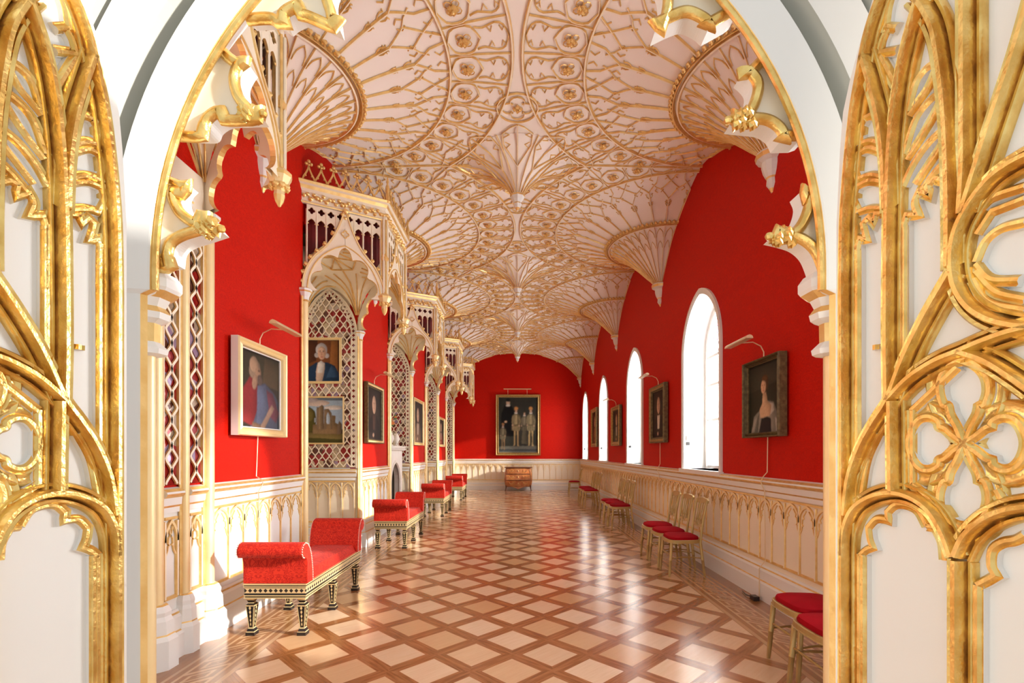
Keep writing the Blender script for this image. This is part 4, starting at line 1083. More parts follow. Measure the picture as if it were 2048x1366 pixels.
def make_bench():
    root = thing('scroll_arm_bench', (-1.98, 4.75, 0), 'x', 'bench', 'red scroll-arm benches along the left wall')
    W, L = .50, 1.40          # along x, along y
    x0, x1, y0, y1 = -W/2, W/2, -L/2, L/2
    mb = MB()
    mb.box((x0, y0, .335), (x1, y1, .40), DIA)
    for za, zb, e in ((.40, .408, .006), (.408, .418, .002), (.418, .428, .008), (.327, .335, .004), (.316, .327, -.004), (.308, .316, .004)):
        mb.box((x0-e, y0-e, za), (x1+e, y1+e, zb), IVORY if za in (.40, .418, .327, .308) else BLACK)
    mb.build('rail', root)
    for sx in (-1, 1):
        for sy in (-1, 0, 1):
            cx, cy = sx*(W/2-.04), sy*(L/2-.045); mb = MB()
            def sq_(z, h): return [(cx-h, cy-h, z), (cx+h, cy-h, z), (cx+h, cy+h, z), (cx-h, cy+h, z)]
            lv = [(.0, .036, BLACK), (.028, .036, IVORY), (.032, .030, BLACK), (.055, .024, IVORY), (.062, .019, BLACK), (.24, .035, IVORY), (.25, .036, BLACK), (.262, .022, IVORY), (.268, .020, BLACK), (.29, .030, IVORY), (.31, .034, BLACK)]
            vs_ = []; fs = [(3, 2, 1, 0)]; ms = [BLACK]
            for z, h, m_ in lv: vs_ += sq_(z, h)
            for i in range(len(lv)-1):
                for k in range(4): fs.append((i*4+k, i*4+(k+1) % 4, (i+1)*4+(k+1) % 4, (i+1)*4+k)); ms.append(lv[i][2])
            mb.add(vs_, fs, ms)
            for (nx_, ny_) in ((0, -1), (1, 0)):   # gilt panel ornament
                ux, uy = -ny_, nx_
                for k in range(5):
                    z = .09+k*.034; h = .019+(z-.062)/.178*.016+.0012; r = .0052+k*.0012
                    c0 = V((cx+nx_*h, cy+ny_*h, z)); U_ = V((ux, uy, 0))
                    mb.add([c0-V((0, 0, .017)), c0+U_*r, c0+V((0, 0, .017)), c0-U_*r], [(0, 1, 2, 3)], IVORY)
                for s_ in (-1, 1):
                    a = V((cx+nx_*.0205+ux*s_*.016, cy+ny_*.0205+uy*s_*.016, .066)); b = V((cx+nx_*.0362+ux*s_*.031, cy+ny_*.0362+uy*s_*.031, .236))
                    mb.tube([a, b], .0019, IVORY, 4)
            mb.build('leg', root)
    # upholstered seat
    mb = MB(); n = 14; m_ = 22; vs_ = []; fs = []
    for i in range(n+1):
        for j in range(m_+1):
            u, v = i/n, j/m_; x = x0+.012+(W-.024)*u; y = y0+.05+(L-.10)*v
            e = min(u, 1-u)*W; z = .428+.075*min(1, (e/.03))**.5+.02*sin(PI*u)*sin(PI*v)
            for (qx, qy) in ((.27, .3), (.73, .3), (.5, .5), (.27, .7), (.73, .7)):
                z -= .018*math.exp(-((u-qx)**2*W*W+(v-qy)**2*L*L)/.0012)
            vs_.append((x, y, z))
    for i in range(n):
        for j in range(m_): a = i*(m_+1)+j; fs.append((a, a+1, a+m_+2, a+m_+1))
    mb.add(vs_, fs, SOFA); mb.box((x0+.012, y0+.05, .428), (x1-.012, y1-.05, .44), SOFA); mb.build('seat', root, smooth=True)
    # scroll arms: section in the y-z plane
    def arm(sy):
        inner = [(.115, .43), (.110, .50), (.095, .58), (.075, .66), (.045, .72), (.0, .765), (-.045, .775), (-.085, .76), (-.105, .725), (-.10, .685), (-.07, .655), (-.035, .66), (-.02, .69)]
        outer = [(-.02, .64), (.005, .60), (.01, .55), (.012, .43)]
        sec = inner+outer[0:]
        sec = [(.115, .43), (.112, .50), (.10, .58), (.08, .66), (.05, .72), (.01, .76), (-.035, .775), (-.075, .762), (-.10, .73), (-.102, .69), (-.08, .66), (-.045, .648), (-.012, .642), (.0, .60), (.003, .52), (.003, .43)]
        q = [(y1-.115+0-.0, 0)]
        mb = MB()
        def P(s_, z, x): return (x, sy*(L/2-.0-.003-s_) if True else 0, z)
        secs = []
        n = len(sec)
        for x, k in ((x0-.012, .93), (x0, 1.0), (x0+.012, 1.0), (x1-.012, 1.0), (x1, 1.0), (x1+.012, .93)):
            c_ = (0.03, .6)
            for s_, z in sec:
                s2 = c_[0]+(s_-c_[0])*k; z2 = c_[1]+(z-c_[1])*k if z > .44 else z
                secs.append(P(s2, z2, x))
        fs = []
        for i in range(5):
            for j in range(n-1): fs.append((i*n+j, i*n+j+1, (i+1)*n+j+1, (i+1)*n+j))
        fs += [tuple(range(n)), tuple(range(5*n, 6*n))]
        mb.add(secs, fs, SOFA); o = mb.build('scroll_arm', root, smooth=True)
        for x in (x0-.013, x1+.013):
            b = MB()
            pts = [P(0.03+(s_-.03)*.96, .6+(z-.6)*.96 if z > .44 else z, x) for s_, z in sec[:12]]
            for i in range(len(pts)-1):
                A, B = V(pts[i]), V(pts[i+1]); k = max(2, int((B-A).length/.014))
                for j in range(k): b.blob(A.lerp(B, j/k), .0055, STUD)
            b.build('stud_trim', o)
        if True:
            t = MB()
            for i in range(3):
                t.blob(P(.098, .64, -.15+.15*i), .010, SOFA)
            t.build('buttons', o)
    arm(1); arm(-1)
    return root
bench = make_bench()
BL = ['red scroll-arm bench nearest the doorway, in front of the left wall', 'red scroll-arm bench second from the doorway', 'red scroll-arm bench third from the doorway', 'smallest, farthest red scroll-arm bench near the end wall']
for k, y in enumerate((4.72, 8.38, 12.25, 16.1)):
    o = bench if k == 0 else copy_tree(bench); o.location.y = y; o['label'] = BL[k]

# ------------------------------------------------------------------ chairs (front towards -x)
def make_chair():
    root = thing('banquet_chair', (0, 0, 0), 'x', 'chair', 'gold chairs lined up along the right wall')
    # seat rim
    def outline(k=1.0, n=28):
        o = []
        for i in range(n):
            t = 2*PI*i/n; c_, s_ = cos(t), sin(t); e = .55
            x = math.copysign(abs(c_)**e, c_)*.20*k; y = math.copysign(abs(s_)**e, s_)*.205*k*(1-.10*(x/.2)); o.append((x, y))
        return o
    fr = lambda u, v, h=0: V((u, v, h))
    mb = MB(); mb.ring(outline(1.04), outline(.80), fr, .405, .445, CHGOLD); mb.build('seat_frame', root, bevel=.006)
    mb = MB(); rows = [(.94, .438), (.96, .455), (.92, .475), (.75, .490), (.4, .497), (.02, .499)]; n = 28
    vs_ = [(*p, z) for k, z in rows for p in outline(k)]
    mb.add(vs_, [(i*n+j, i*n+(j+1) % n, (i+1)*n+(j+1) % n, (i+1)*n+j) for i in range(len(rows)-1) for j in range(n)]+[tuple(range(n))], CHSEAT); mb.build('seat_pad', root, smooth=True)
    def leg(x, y, dx, dy, z1=.41):
        mb = MB(); pts = []; rr = []
        for z, r in ((0, .013), (.02, .015), (.10, .017), (.195, .018), (.20, .021), (.205, .018), (.22, .021), (.225, .018), (.38, .019), (z1, .018)):
            f = 1-z/.41; pts.append((x+dx*f, y+dy*f, z)); rr.append(r)
        mb.tube(pts, rr, CHGOLD, 8); mb.build('leg', root, smooth=True)
    for s_ in (-1, 1):
        leg(-.17, s_*.18, -.03, s_*.015); leg(.185, s_*.155, .05, s_*.01)
    for s_ in (-1, 1):
        mb = MB(); mb.tube([(.185, s_*.155, .40), (.20, s_*.158, .55), (.225, s_*.165, .72), (.25, s_*.17, .87), (.262, s_*.165, .915)], [.017, .016, .015, .015, .013], CHGOLD, 8); mb.build('back_post', root, smooth=True)
    # crest rail + lower splat rail
    mb = MB(); N = V((1, 0, .15)).normalized()
    def back(y, z): return V((.185+.085*((z-.4)/.5)**1.2, y, z))
    def plate(pts, t=.010):
        n = len(pts); vs_ = [back(y, z)-N*t for y, z in pts]+[back(y, z)+N*t for y, z in pts]
        mb.add(vs_, [tuple(range(n)), tuple(range(n, 2*n))]+[(i, (i+1) % n, n+(i+1) % n, n+i) for i in range(n)], CHGOLD)
    plate([(-.185, .885), (-.18, .915), (-.15, .935), (0, .945), (.15, .935), (.18, .915), (.185, .885), (.12, .87), (.06, .888), (0, .87), (-.06, .888), (-.12, .87)])
    plate([(-.165, .60), (-.165, .63), (-.06, .63), (-.04, .605), (.04, .605), (.06, .63), (.165, .63), (.165, .60), (.06, .585), (-.06, .585)])
    mb.build('crest_rail', root)
    for y in (-.10, -.035, .035, .10):
        mb = MB(); pts = [back(y*(1 if z > .8 else .9), z) for z in (.61, .66, .67, .69, .74, .82, .88)]
        mb.tube(pts, [.008, .009, .012, .008, .007, .008, .008], CHGOLD, 6); mb.build('spindle', root)
    for s_ in (-1, 1):
        mb = MB(); mb.tube([(-.185, s_*.187, .22), (-.08, s_*.182, .235), (-.06, s_*.18, .235), (.08, s_*.172, .235), (.205, s_*.16, .22)], [.007, .008, .011, .008, .007], CHGOLD, 6); mb.build('side_stretcher', root)
    for x, z in ((-.18, .26), (.20, .26)):
        mb = MB(); mb.tube([(x, -.175, z), (x, -.05, z), (x, 0, z), (x, .05, z), (x, .175, z)], [.007, .008, .011, .008, .007], CHGOLD, 6); mb.build('cross_stretcher', root)
    return root
ch = make_chair(); first = True
GR = [([2.95, 3.40], ['gold chair with crimson seat at lower right, nearest the camera and half behind the jamb', 'gold chair with crimson seat at lower right, just beyond the nearest chair']),
      ([6.12, 6.62, 7.12], ['nearest gold chair of the trio under the nearest visible window', 'middle gold chair of the trio under the nearest visible window', 'farthest gold chair of the trio under the nearest visible window']),
      ([9.75, 10.25, 10.75], ['nearest gold chair of the second trio along the right wall', 'middle gold chair of the second trio along the right wall', 'farthest gold chair of the second trio along the right wall']),
      ([13.6, 14.15, 14.7], ['nearest gold chair of the third trio along the right wall', 'middle gold chair of the third trio along the right wall', 'farthest gold chair of the third trio along the right wall']),
      ([17.6], ['lone gold chair in the far right corner near the end wall'])]
for ys, labs in GR:
    for y, lab in zip(ys, labs):
        o = ch if first else copy_tree(ch); first = False
        o.location = (1.93 if y < 3.2 else 2.03, y, 0); o['label'] = lab; o.rotation_euler.z = random.uniform(-.03, .03)

# ------------------------------------------------------------------ commode
def commode():
    W1 = nmat('marquetry_walnut', (.36, .10, .025), .25, noise=(7, .9, (.55, .22, .06)), coat=.4); W2 = nmat('dark_walnut_edge', (.12, .035, .012), .3); BR = nmat('ormolu', (.75, .50, .20), .35, .8)
    root = thing('bombe_commode', (.03, YE-.42, 0), 'small reddish marquetry chest of drawers standing against the far wall', 'chest of drawers')
    W, D, Z0, Z1 = 1.06, .5, .16, .90
    def wx(z): t = (z-Z0)/(Z1-Z0); return W/2*(.92+.10*sin(PI*min(1, max(0, t))**.8))
    def fy(u, z): t = (z-Z0)/(Z1-Z0); return -D/2*(.86+.16*sin(PI*t)+.06*cos(PI*u))
    mb = MB(); n = 12; m_ = 12; vs_ = []; fs = []
    for j in range(m_+1):
        z = Z0+(Z1-Z0)*j/m_
        for i in range(n+1): u = i/n*2-1; vs_.append((u*wx(z), fy(u, z), z))
        vs_.append((wx(z), D/2, z)); vs_.append((-wx(z), D/2, z))
    q = n+3
    for j in range(m_):
        for i in range(q): fs.append((j*q+i, j*q+(i+1) % q, (j+1)*q+(i+1) % q, (j+1)*q+i))
    mb.add(vs_, fs+[tuple(range(q)), tuple(range(m_*q, (m_+1)*q))], W1)
    mb.add([(-.25, fy(0, Z0)+.01, Z0), (-.1, fy(0, Z0), Z0-.05), (0, fy(0, Z0)-.005, Z0-.09), (.1, fy(0, Z0), Z0-.05), (.25, fy(0, Z0)+.01, Z0)], [(0, 1, 2, 3, 4)], W1)
    mb.build('body', root, smooth=True)
    mb = MB(); mb.box((-W/2-.01, -D/2-.01, Z1), (W/2+.01, D/2, Z1+.03), W2); mb.build('top', root, bevel=.01)
    for za, zb in ((.19, .41), (.43, .65), (.67, .88)):
        d = MB(); pts = []
        for (ua, ub) in ((-.9, .9),):
            vs_ = []; k = 10
            for z in (za, zb):
                for i in range(k+1): u = ua+(ub-ua)*i/k; vs_.append((u*wx(z), fy(u, z)-.008, z))
            d.add(vs_, [(i, i+1, k+2+i, k+1+i) for i in range(k)], W1)
            d.tube([V(vs_[i])-V((0, .003, 0)) for i in list(range(k+1))+[2*k+1-i for i in range(k+1)]], .006, W2, 4, True)
        dr = d.build('drawer', root)
        for s_ in (-1, 1):
            h = MB(); zc = (za+zb)/2; x = s_*.27; y = fy(.5, zc)-.03
            h.tube([(x-.07, y+.012, zc+.02), (x-.05, y-.01, zc-.01), (x, y-.012, zc-.025), (x+.05, y-.01, zc-.01), (x+.07, y+.012, zc+.02)], .007, BR, 5); h.blob((x-.07, y+.01, zc+.02), .016, BR); h.blob((x+.07, y+.01, zc+.02), .016, BR); h.build('handle', dr)
        h = MB(); h.blob((0, fy(0, (za+zb)/2)-.015, (za+zb)/2), .02, BR, (1, .4, 1.5), 1); h.build('escutcheon', dr)
    for sx in (-1, 1):
        for sy in (-1, 1):
            mb = MB(); x = sx*(W/2-.05); y = sy*(D/2-.05)
            mb.tube([(x*1.06, y*1.05, 0), (x*1.03, y, .05), (x, y, .12), (x*.99, y*.98, .22)], [.02, .014, .022, .035], W2, 6); mb.build('leg', root)
commode()

# fireplace in the third canopy's niche
STONE = nmat('chimneypiece_stone', (.86, .80, .72), .5, noise=(4, .4, (.74, .66, .56)))
def fireplace():
    root = thing('chimneypiece', (-XW-ND, BAY[2], 0), 'pale carved chimneypiece standing in the third niche on the left', 'fireplace')
    mb = MB(); mb.box((0, -.72, 1.54), (.80, .72, 1.60), STONE)
    for z, e in ((1.60, .02), (1.62, .05)): mb.box((0, -.72-e/2, z), (.80+e, .72+e/2, z+.02), STONE)
    for j in range(13): mb.blob((.81, -.66+j*.11, 1.57), .03, STONE, n=1)
    mb.build('mantel_shelf', root)
    mb = MB(); fr = frame((.64, 0, 0), (0, 1, 0), (1, 0, 0))
    a = winarch(.42, .82, 1.30, 8); inn = [(.42, 0)]+a+[(-.42, 0)]; out_ = [(.66, 0)]+[(.66*(u/.42)*1.0 if abs(u) > .2 else u*1.57, 1.54) for u, z in a]+[(-.66, 0)]
    mb.ring(out_, inn, fr, 0, .12, STONE, closed=False); mb.sweep([fr(u, z, .12) for u, z in inn], (1, 0, 0), prof3(.03, .03), STONE); mb.build('surround', root)
    mb = MB(); mb.box((.02, -.5, 0), (.62, .5, 1.4), BLACK); mb.build('firebox', root)
    for y, lab in ((.0, 'small pale vase holding orange flowers on the mantel shelf'), (.5, 'small empty pale vase on the far end of the mantel shelf')):
        mb = MB(); mb.lathe((0, 0, 0), [(.05, 0), (.06, .02), (.03, .05), (.08, .15), (.07, .22), (.04, .26), (.055, .29)], STONE, 12); v = mb.build('vase', smooth=True, loc=(-XW-ND+.66, BAY[2]+y, 1.64)); tag(v, lab, 'vase', 'vases on the mantel shelf')
    FL = nmat('orange_flowers', (.75, .22, .05), .6); LF = nmat('leaves', (.10, .2, .05), .6)
    mb = MB()
    for i in range(26):
        a = random.uniform(0, 2*PI); r = random.uniform(0, .13); z = .1+random.uniform(0, .2); mb.blob((r*cos(a), r*sin(a), z), .03, FL if i % 3 else LF, n=1)
    mb.tube([(0, 0, -.12), (0, 0, .15)], .01, LF); tag(mb.build('flower_bunch', loc=(-XW-ND+.66, BAY[2], 2.00)), 'bunch of orange flowers in a vase on the mantel', 'flowers')
fireplace()

# ------------------------------------------------------------------ doorway: arch, jamb shafts, cusps
DX = -.070; DY = 1.165
DXc = -.069
W0 = 663*DY/F; R0 = 819*DY/F; ZS = H+(905-540)*DY/F
def apt(o, t):
    """point on the arch line offset outwards by o; t 0 spring .. 1 apex"""
    c_ = W0-R0; am = math.acos((R0-W0)/(R0+o)); a = am*t
    return (c_+(R0+o)*cos(a), ZS+(R0+o)*sin(a))
def doorway():
    root = thing('door_arch', (DXc, DY, 0), 'white moulded pointed arch with gilt cusps framing the whole view', 'doorway arch')
    prof_ = [(.13, 1.32, WHITE), (.06, 1.23, WHITE), (.0, DY, GOLD), (.008, DY-.012, WHITE), (.012, DY-.014, WHITE), (.085, DY-.03, HOLLOW_SHADE), (.086, DY+.02, HOLLOW_SHADE), (.100, DY+.045, HOLLOW_SHADE), (.120, DY+.045, HOLLOW_SHADE), (.138, DY-.03, WHITE), (.20, DY-.07, WHITE), (.201, DY-.02, HOLLOW_SHADE), (.216, DY-.02, HOLLOW_SHADE), (.218, DY-.08, WHITE), (.236, DY-.085, HOLLOW_SHADE), (.238, DY-.03, HOLLOW_SHADE),
             (.255, DY+.01, HOLLOW_SHADE), (.285, DY+.005, HOLLOW_SHADE), (.31, DY-.10, WHITE), (.322, DY-.105, HOLLOW_SHADE), (.324, DY-.06, HOLLOW_SHADE), (.36, DY-.04, HOLLOW_SHADE), (.385, DY-.12, WHITE), (.60, DY-.14, WHITE)]
    mb = MB(); n = 36; rows = []
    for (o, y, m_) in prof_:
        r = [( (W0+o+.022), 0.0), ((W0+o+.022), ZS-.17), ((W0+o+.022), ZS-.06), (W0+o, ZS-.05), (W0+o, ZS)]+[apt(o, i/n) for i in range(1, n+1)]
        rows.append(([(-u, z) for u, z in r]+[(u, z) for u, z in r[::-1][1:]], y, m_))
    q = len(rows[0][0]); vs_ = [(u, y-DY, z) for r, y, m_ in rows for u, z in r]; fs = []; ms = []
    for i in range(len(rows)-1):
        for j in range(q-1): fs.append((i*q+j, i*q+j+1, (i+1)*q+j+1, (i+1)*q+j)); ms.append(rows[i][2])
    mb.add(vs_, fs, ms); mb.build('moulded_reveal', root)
    mb = MB(); r = [(-(W0), ZS-.05)]+[(-apt(0, i/n)[0], apt(0, i/n)[1]) for i in range(n+1)]+[apt(0, i/n) for i in range(n-1, -1, -1)]+[(W0, ZS-.05)]
    mb.tube([(u, -.005, z) for u, z in r], .008, DGOLD, 8); mb.build('gilt_bead', root, smooth=True)
    # shafts with capitals
    for s_ in (-1, 1):
        cx = s_*.845; cy = DY+.05-DY; sh = MB()
        zb = ZS-.19
        sh.tube([(cx, cy, 0), (cx, cy, zb)], .019, PGOLD, 10); sh.lathe((cx, cy, 0), [(.05, 0), (.05, .3), (.035, .34), (.03, .4)], WHITE, 8); so = sh.build('shaft', root, smooth=True)
        cp = MB()
        cp.lathe((cx, cy, 0), [(0.0234, zb-.005, WHITE), (0.0429, zb, WHITE), (0.0452, zb+.012, WHITE), (0.0273, zb+.03, GOLD), (0.0281, zb+.075, WHITE), (0.0468, zb+.085, WHITE), (0.0499, zb+.10, GOLD), (0.0390, zb+.115, WHITE), (0.0484, zb+.135, GOLD), (0.0686, zb+.150, WHITE), (0.0741, zb+.158, WHITE), (0.0741, zb+.178, WHITE), (0.0624, zb+.195, GOLD), (0.0468, zb+.20)], WHITE, 8, rot=PI/8)
        cp.build('capital', root)
    # cusps, drawn on the plane of the arch
    YC = DY+.02
    def pp(px, py): return ((px-VX)*YC/F-DXc, H+(VY-py)*YC/F)
    right = [[(1650, 560), (1638, 556), (1632, 535), (1620, 508), (1600, 490), (1575, 481), (1545, 474), (1560, 462), (1585, 455), (1600, 432), (1607, 405), (1600, 385), (1624, 375)],
             [(1596, 283), (1560, 284), (1550, 265), (1530, 252), (1500, 248), (1463, 244), (1486, 222), (1498, 204), (1505, 175), (1495, 158), (1483, 148), (1512, 118)],
             [(1462, 36), (1415, 62), (1399, 48), (1372, 37), (1345, 45), (1310, 62), (1322, 25), (1325, -10), (1318, -35), (1300, -50), (1350, -110)]]
    left = [[(310, 548), (320, 530), (345, 525), (350, 495), (370, 481), (395, 473), (437, 459), (420, 442), (395, 437), (370, 420), (358, 395), (362, 378), (373, 366), (338, 352)],
            [(362, 262), (412, 263), (425, 245), (445, 233), (480, 231), (520, 230), (505, 212), (487, 190), (480, 160), (487, 140), (496, 127), (470, 112), (448, 92)],
            [(495, 30), (545, 28), (570, 42), (585, 30), (610, 22), (640, 32), (676, 50), (672, 22), (663, -8), (668, -35), (680, -50), (600, -110)]]
    for L_ in right+left:
        P = [pp(*q) for q in L_]
        a, b = P[0], P[-1]; s_ = 1 if P[0][0] > 0 else -1
        # close along the arch line a little outside it
        def ang(p): return math.atan2(p[1]-ZS, abs(p[0])-(W0-R0))
        arc = []
        for i in range(9):
            t = ang(b)*(1-i/8)+ang(a)*i/8; arc.append((s_*(W0-R0+(R0+.03)*cos(t)), ZS+(R0+.03)*sin(t)) if t > 0 else (s_*(W0+.03), a[1]))
        poly = P+arc
        fr = frame((0, .02, 0), (1, 0, 0), (0, -1, 0))
        mb = MB(); mb.plate(dens(P, 5, 60)+arc, fr, -.045, .0, CREAM, WHITE)
        o = mb.build('cusp', root)
        # gilt roll following the edge, set slightly in from it
        g = MB(); tipi = max(range(len(P)), key=lambda i: -abs(P[i][0]))
        cen = (sum(p[0] for p in poly)/len(poly), sum(p[1] for p in poly)/len(poly))
        dn2 = dens(P, 5, 60); dn = []
        sg = 1 if s_ > 0 else -1
        for i, p in enumerate(dn2):          # inset by the edge normal, towards the arch
            a_ = V(dn2[max(i-1, 0)]); b_ = V(dn2[min(i+1, len(dn2)-1)]); t_ = (b_-a_)
            t_ = t_.normalized() if t_.length else V((0, 1)); nn_ = V((t_.y, -t_.x))
            if nn_.dot(V(cen)-V(p)) < 0 and abs(nn_.x) > .2 and nn_.x*s_ < 0: nn_ = -nn_
            dn.append(fr(p[0]+nn_.x*.013*1, p[1]+nn_.y*.013*1, .002))
        ed = [fr(p[0], p[1], .004) for p in P]
        g.sweep(dn, (0, -1, 0), [(-.013, -.004), (-.012, .004), (-.006, .012), (.002, .014), (.009, .010), (.013, .002), (.013, -.004)], DGOLD); g.build('gilt_moulding', o, smooth=True)
        g = MB(); tp = ed[tipi]
        tx = s_
        for i in range(9):
            g.blob(tp+V((tx*(.004+i*.005)+random.uniform(-.003, .003), random.uniform(-.014, .006), random.uniform(-.016, .016))), .013, DGOLD, n=1)
        g.blob(tp+V((-tx*.012, -.004, -.002)), .010, DGOLD); g.build('leaf_boss', o)
doorway()

# ------------------------------------------------------------------ open door leaves with gilt tracery
Y0 = .93; TA = math.radians(13.2); SA, CA = sin(TA), cos(TA)
HX = .6751*Y0
def leafsz(px, py):
    u = (px-VX)/F; s_ = (u*Y0-HX)/(SA+u*CA); return s_, H+(VY-py)/F*(Y0-s_*CA)
def leaf(mirror):
    hx = HX if not mirror else 2*DX-HX
    U = V((SA if not mirror else -SA, -CA, 0)); N = V((-CA, -SA, 0)) if not mirror else V((CA, -SA, 0))
    root = bpy.data.objects.new('door_1' if mirror else 'door_2', None); C.objects.link(root); root.location = (hx, Y0, 0); struct(root)
    root['label'] = ('left' if mirror else 'right')+' open door leaf of white panels and heavy gilt Gothic tracery'
    fr = frame((0, 0, 0), U, N)
    edge = [(1673, 600), (1673, 450), (1676, 385), (1680, 300), (1686, 225), (1700, 160), (1720, 85), (1745, 0)]
    E = [leafsz(*p) for p in edge]
    LW = .66
    e0 = E[0][0]
    top = [(E[-1][0]+.06, E[-1][1]+.10), (E[-1][0]+.16, E[-1][1]+.22), (E[-1][0]+.30, E[-1][1]+.33), (LW, 2.85)]
    mb = MB(); mb.plate([(e0, 0)]+E+top+[(LW, 0)], fr, -.05, 0, WHITE); mb.build('panel', root)
    big = [(-.019, 0), (-.019, .010), (-.016, .014), (-.0115, .012), (-.0095, .002), (-.0065, .018), (-.003, .026), (.003, .026), (.0065, .018), (.0095, .002), (.0115, .012), (.016, .014), (.019, .010), (.019, 0)]
    small = [(-.0085, 0), (-.0078, .007), (-.004, .012), (.001, .012), (.005, .008), (.0078, .010), (.0085, 0)]
    tiny = [(-.0125, 0), (-.0115, .005), (-.008, .008), (-.003, .004), (.003, .004), (.008, .008), (.0115, .005), (.0125, 0)]
    def go(mb, P, pr, sm=True, px=True, mat=DGOLD):
        Q = [leafsz(*p) for p in P] if px else P
        Q = dens(Q) if sm and len(Q) > 2 else Q
        mb.sweep([fr(u, z, .0) for u, z in Q], N, pr, ([WHITE]+[mat]*(len(pr)-3)+[WHITE]) if pr is small else mat)
    mb = MB()
    s1 = leafsz(1702, 700)[0]
    go(mb, [(s1, .25), (s1, leafsz(1702, 700)[1])], big, False, False)
    go(mb, [(1702, 700), (1702, 560), (1704, 450), (1708, 380), (1715, 300), (1724, 220), (1736, 150), (1750, 80), (1765, 30), (1776, 0), (1800, -70), (1850, -170)], big)
    go(mb, [(1794, 800), (1792, 683), (1793, 500), (1795, 400), (1800, 290), (1812, 180), (1830, 90), (1850, 20), (1870, -50)], big)
    go(mb, [(1742, 115), (1760, 175), (1776, 240), (1786, 320), (1790, 420)], big)
    go(mb, [(1838, -10), (1862, 15), (1885, 60), (1898, 125), (1910, 225), (1915, 330), (1917, 430), (1917, 535)], big)
    go(mb, [(1948, -60), (1948, 0), (1948, 160), (1948, 330), (1942, 430)], big, False)
    go(mb, [(2100, -60), (2060, 80), (2020, 200), (1980, 320), (1945, 430)], big)
    go(mb, [(2090, 308), (2048, 328), (2000, 362), (1960, 412), (1934, 462), (1924, 515), (1930, 570), (1955, 612), (1995, 638), (2048, 652), (2100, 655)], big)
    go(mb, [(1922, 545), (1880, 615), (1845, 680), (1820, 735), (1794, 800), (1765, 845), (1738, 893), (1716, 955), (1706, 1030)], big)
    go(mb, [(1794, 800), (1838, 756), (1888, 724), (1937, 704)], big); go(mb, [(1937, 704), (1990, 722), (2040, 752), (2080, 780)], big)
    go(mb, [(1937, 704), (1975, 688), (2030, 668), (2080, 655)], big)
    go(mb, [(1800, 803), (1802, 985)], big, False)
    A1 = [(1702, 1110), (1706, 1060), (1724, 1018), (1758, 994), (1800, 985), (1840, 994), (1878, 1020), (1905, 1062), (1925, 1113)]
    go(mb, A1, big)
    s2, z2 = leafsz(1931, 1120)
    go(mb, [(s2, .25), (s2, z2)], big, False, False)
    A2 = [(1930, 1112), (1950, 1072), (1985, 1040), (2030, 1020), (2080, 1012)]
    go(mb, A2, big)
    dw = s2-s1                   # the lower arches repeat across the leaf
    a2 = [(p[0]-s1, p[1]) for p in [leafsz(*q) for q in A1]]
    for k in (2,):
        go(mb, [(s1+k*dw+p[0], p[1]) for p in a2], big, True, False)
        go(mb, [(s1+(k+1)*dw, .25), (s1+(k+1)*dw, leafsz(1702, 1100)[1])], big, False, False)
    mb.sweep([fr(s1-.01, .25, 0), fr(LW-.02, .25, 0)], N, big, DGOLD)
    mb.build('main_tracery', root, smooth=True)
    mb = MB()
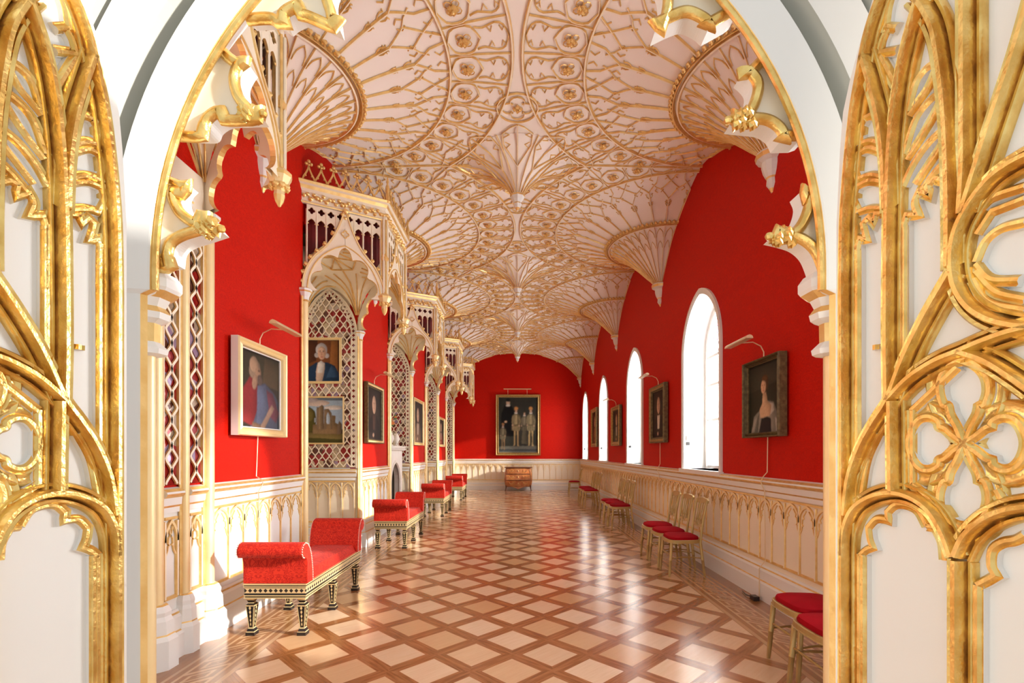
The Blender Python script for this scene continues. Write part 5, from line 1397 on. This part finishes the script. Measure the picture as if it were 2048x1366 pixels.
    inner = [[(1728, 1500), (1728, 1108)], [(1728, 1112), (1740, 1100), (1754, 1094), (1748, 1078), (1745, 1055), (1762, 1038), (1786, 1040), (1784, 1024), (1800, 1010), (1822, 1010), (1845, 1022), (1862, 1052)],
             [(1862, 1052), (1880, 1055), (1894, 1085), (1898, 1120)], [(1735, 1500), (1735, 1110)],
             [(1965, 1500), (1965, 1170)], [(1965, 1170), (1985, 1160), (2002, 1150), (1992, 1130), (1995, 1100), (2015, 1085), (2040, 1080), (2060, 1070)],
             # cusped heads and pierced lobes of the left light
             [(1724, 1000), (1724, 700), (1724, 520), (1722, 490)], [(1722, 500), (1728, 478), (1742, 482), (1737, 462), (1734, 448), (1745, 436), (1757, 446), (1760, 430), (1778, 428)],
             [(1726, 425), (1716, 400), (1722, 375), (1745, 364), (1770, 366), (1786, 376)], [(1726, 425), (1750, 418), (1784, 420)],
             [(1724, 360), (1718, 335), (1726, 308), (1748, 298), (1784, 312)], [(1724, 360), (1750, 352), (1784, 360)],
             [(1728, 290), (1728, 262), (1738, 238), (1756, 232), (1776, 250)], [(1728, 290), (1750, 284), (1782, 296)],
             [(1796, -20), (1784, 20), (1779, 56), (1802, 58)], [(1784, 60), (1773, 85), (1768, 108), (1802, 102)], [(1768, 115), (1782, 140), (1798, 170)],
             # second light
             [(1815, 800), (1815, 450)], [(1818, 760), (1818, 455)], [(1816, 455), (1822, 432), (1846, 432), (1838, 408), (1846, 385), (1868, 392), (1864, 372), (1880, 360), (1908, 366)],
             [(1814, 375), (1836, 330), (1868, 285), (1906, 250)], [(1850, 385), (1880, 345), (1908, 315)], [(1906, 255), (1896, 285), (1870, 325), (1840, 370)],
             [(1818, 310), (1838, 245), (1866, 205), (1900, 178)], [(1900, 185), (1872, 240), (1845, 285), (1822, 320)],
             [(1825, 225), (1840, 170), (1860, 140), (1886, 122)], [(1886, 130), (1866, 175), (1845, 205), (1826, 232)],
             # teardrop
             [(1962, 525), (1980, 485), (2012, 458), (2060, 445)], [(1960, 530), (1990, 560), (2048, 562)], [(1975, 415), (2000, 395), (2060, 375)], [(1965, 470), (1995, 425), (2060, 400)], [(1960, 545), (2000, 585), (2060, 600)], [(1955, 560), (1985, 605), (2060, 622)],
             # spandrels round the quatrefoil
             [(1832, 820), (1832, 970)], [(1832, 822), (1875, 782), (1925, 735)], [(1832, 968), (1868, 1000), (1895, 1040)], [(1765, 868), (1742, 920), (1730, 990)], [(1780, 985), (1745, 1000), (1728, 1010)],
             [(2000, 980), (2015, 1005)], [(1760, 700), (1760, 690)]]
    for P in inner:
        if len(P) > 1: go(mb, P, small)
    # quatrefoil of four cusped lobes
    c0 = (1937, 887)
    lobe = [(0, 0), (22, 16), (40, 34), (52, 40), (55, 52), (72, 62), (92, 58), (108, 36), (116, 0)]
    lobe = lobe+[(a, -b) for a, b in lobe[::-1][1:]]
    outl = [(4, 22), (30, 46), (50, 74), (88, 84), (120, 60), (136, 0)]
    outl = outl+[(a, -b) for a, b in outl[::-1][1:]]
    for k, q in ((0, 1.0), (1, 1.0), (2, .95), (3, 1.02)):
        t = k*PI/2; sx = {0: 1.08, 1: 1.0, 2: .95, 3: 1.0}[k]; el = 1.42 if k in (1, 3) else 1.0; wd_ = .78 if k in (1, 3) else .84
        f = lambda a, b: (c0[0]+(a*el*sx*cos(t)-b*wd_*sin(t))*1.0, c0[1]-(a*el*sx*sin(t)+b*wd_*cos(t)))
        go(mb, [f(a, b) for a, b in lobe], small); go(mb, [f(a, b) for a, b in outl], tiny)
    mb.build('fine_tracery', root, smooth=True)
leaf(False); leaf(True)
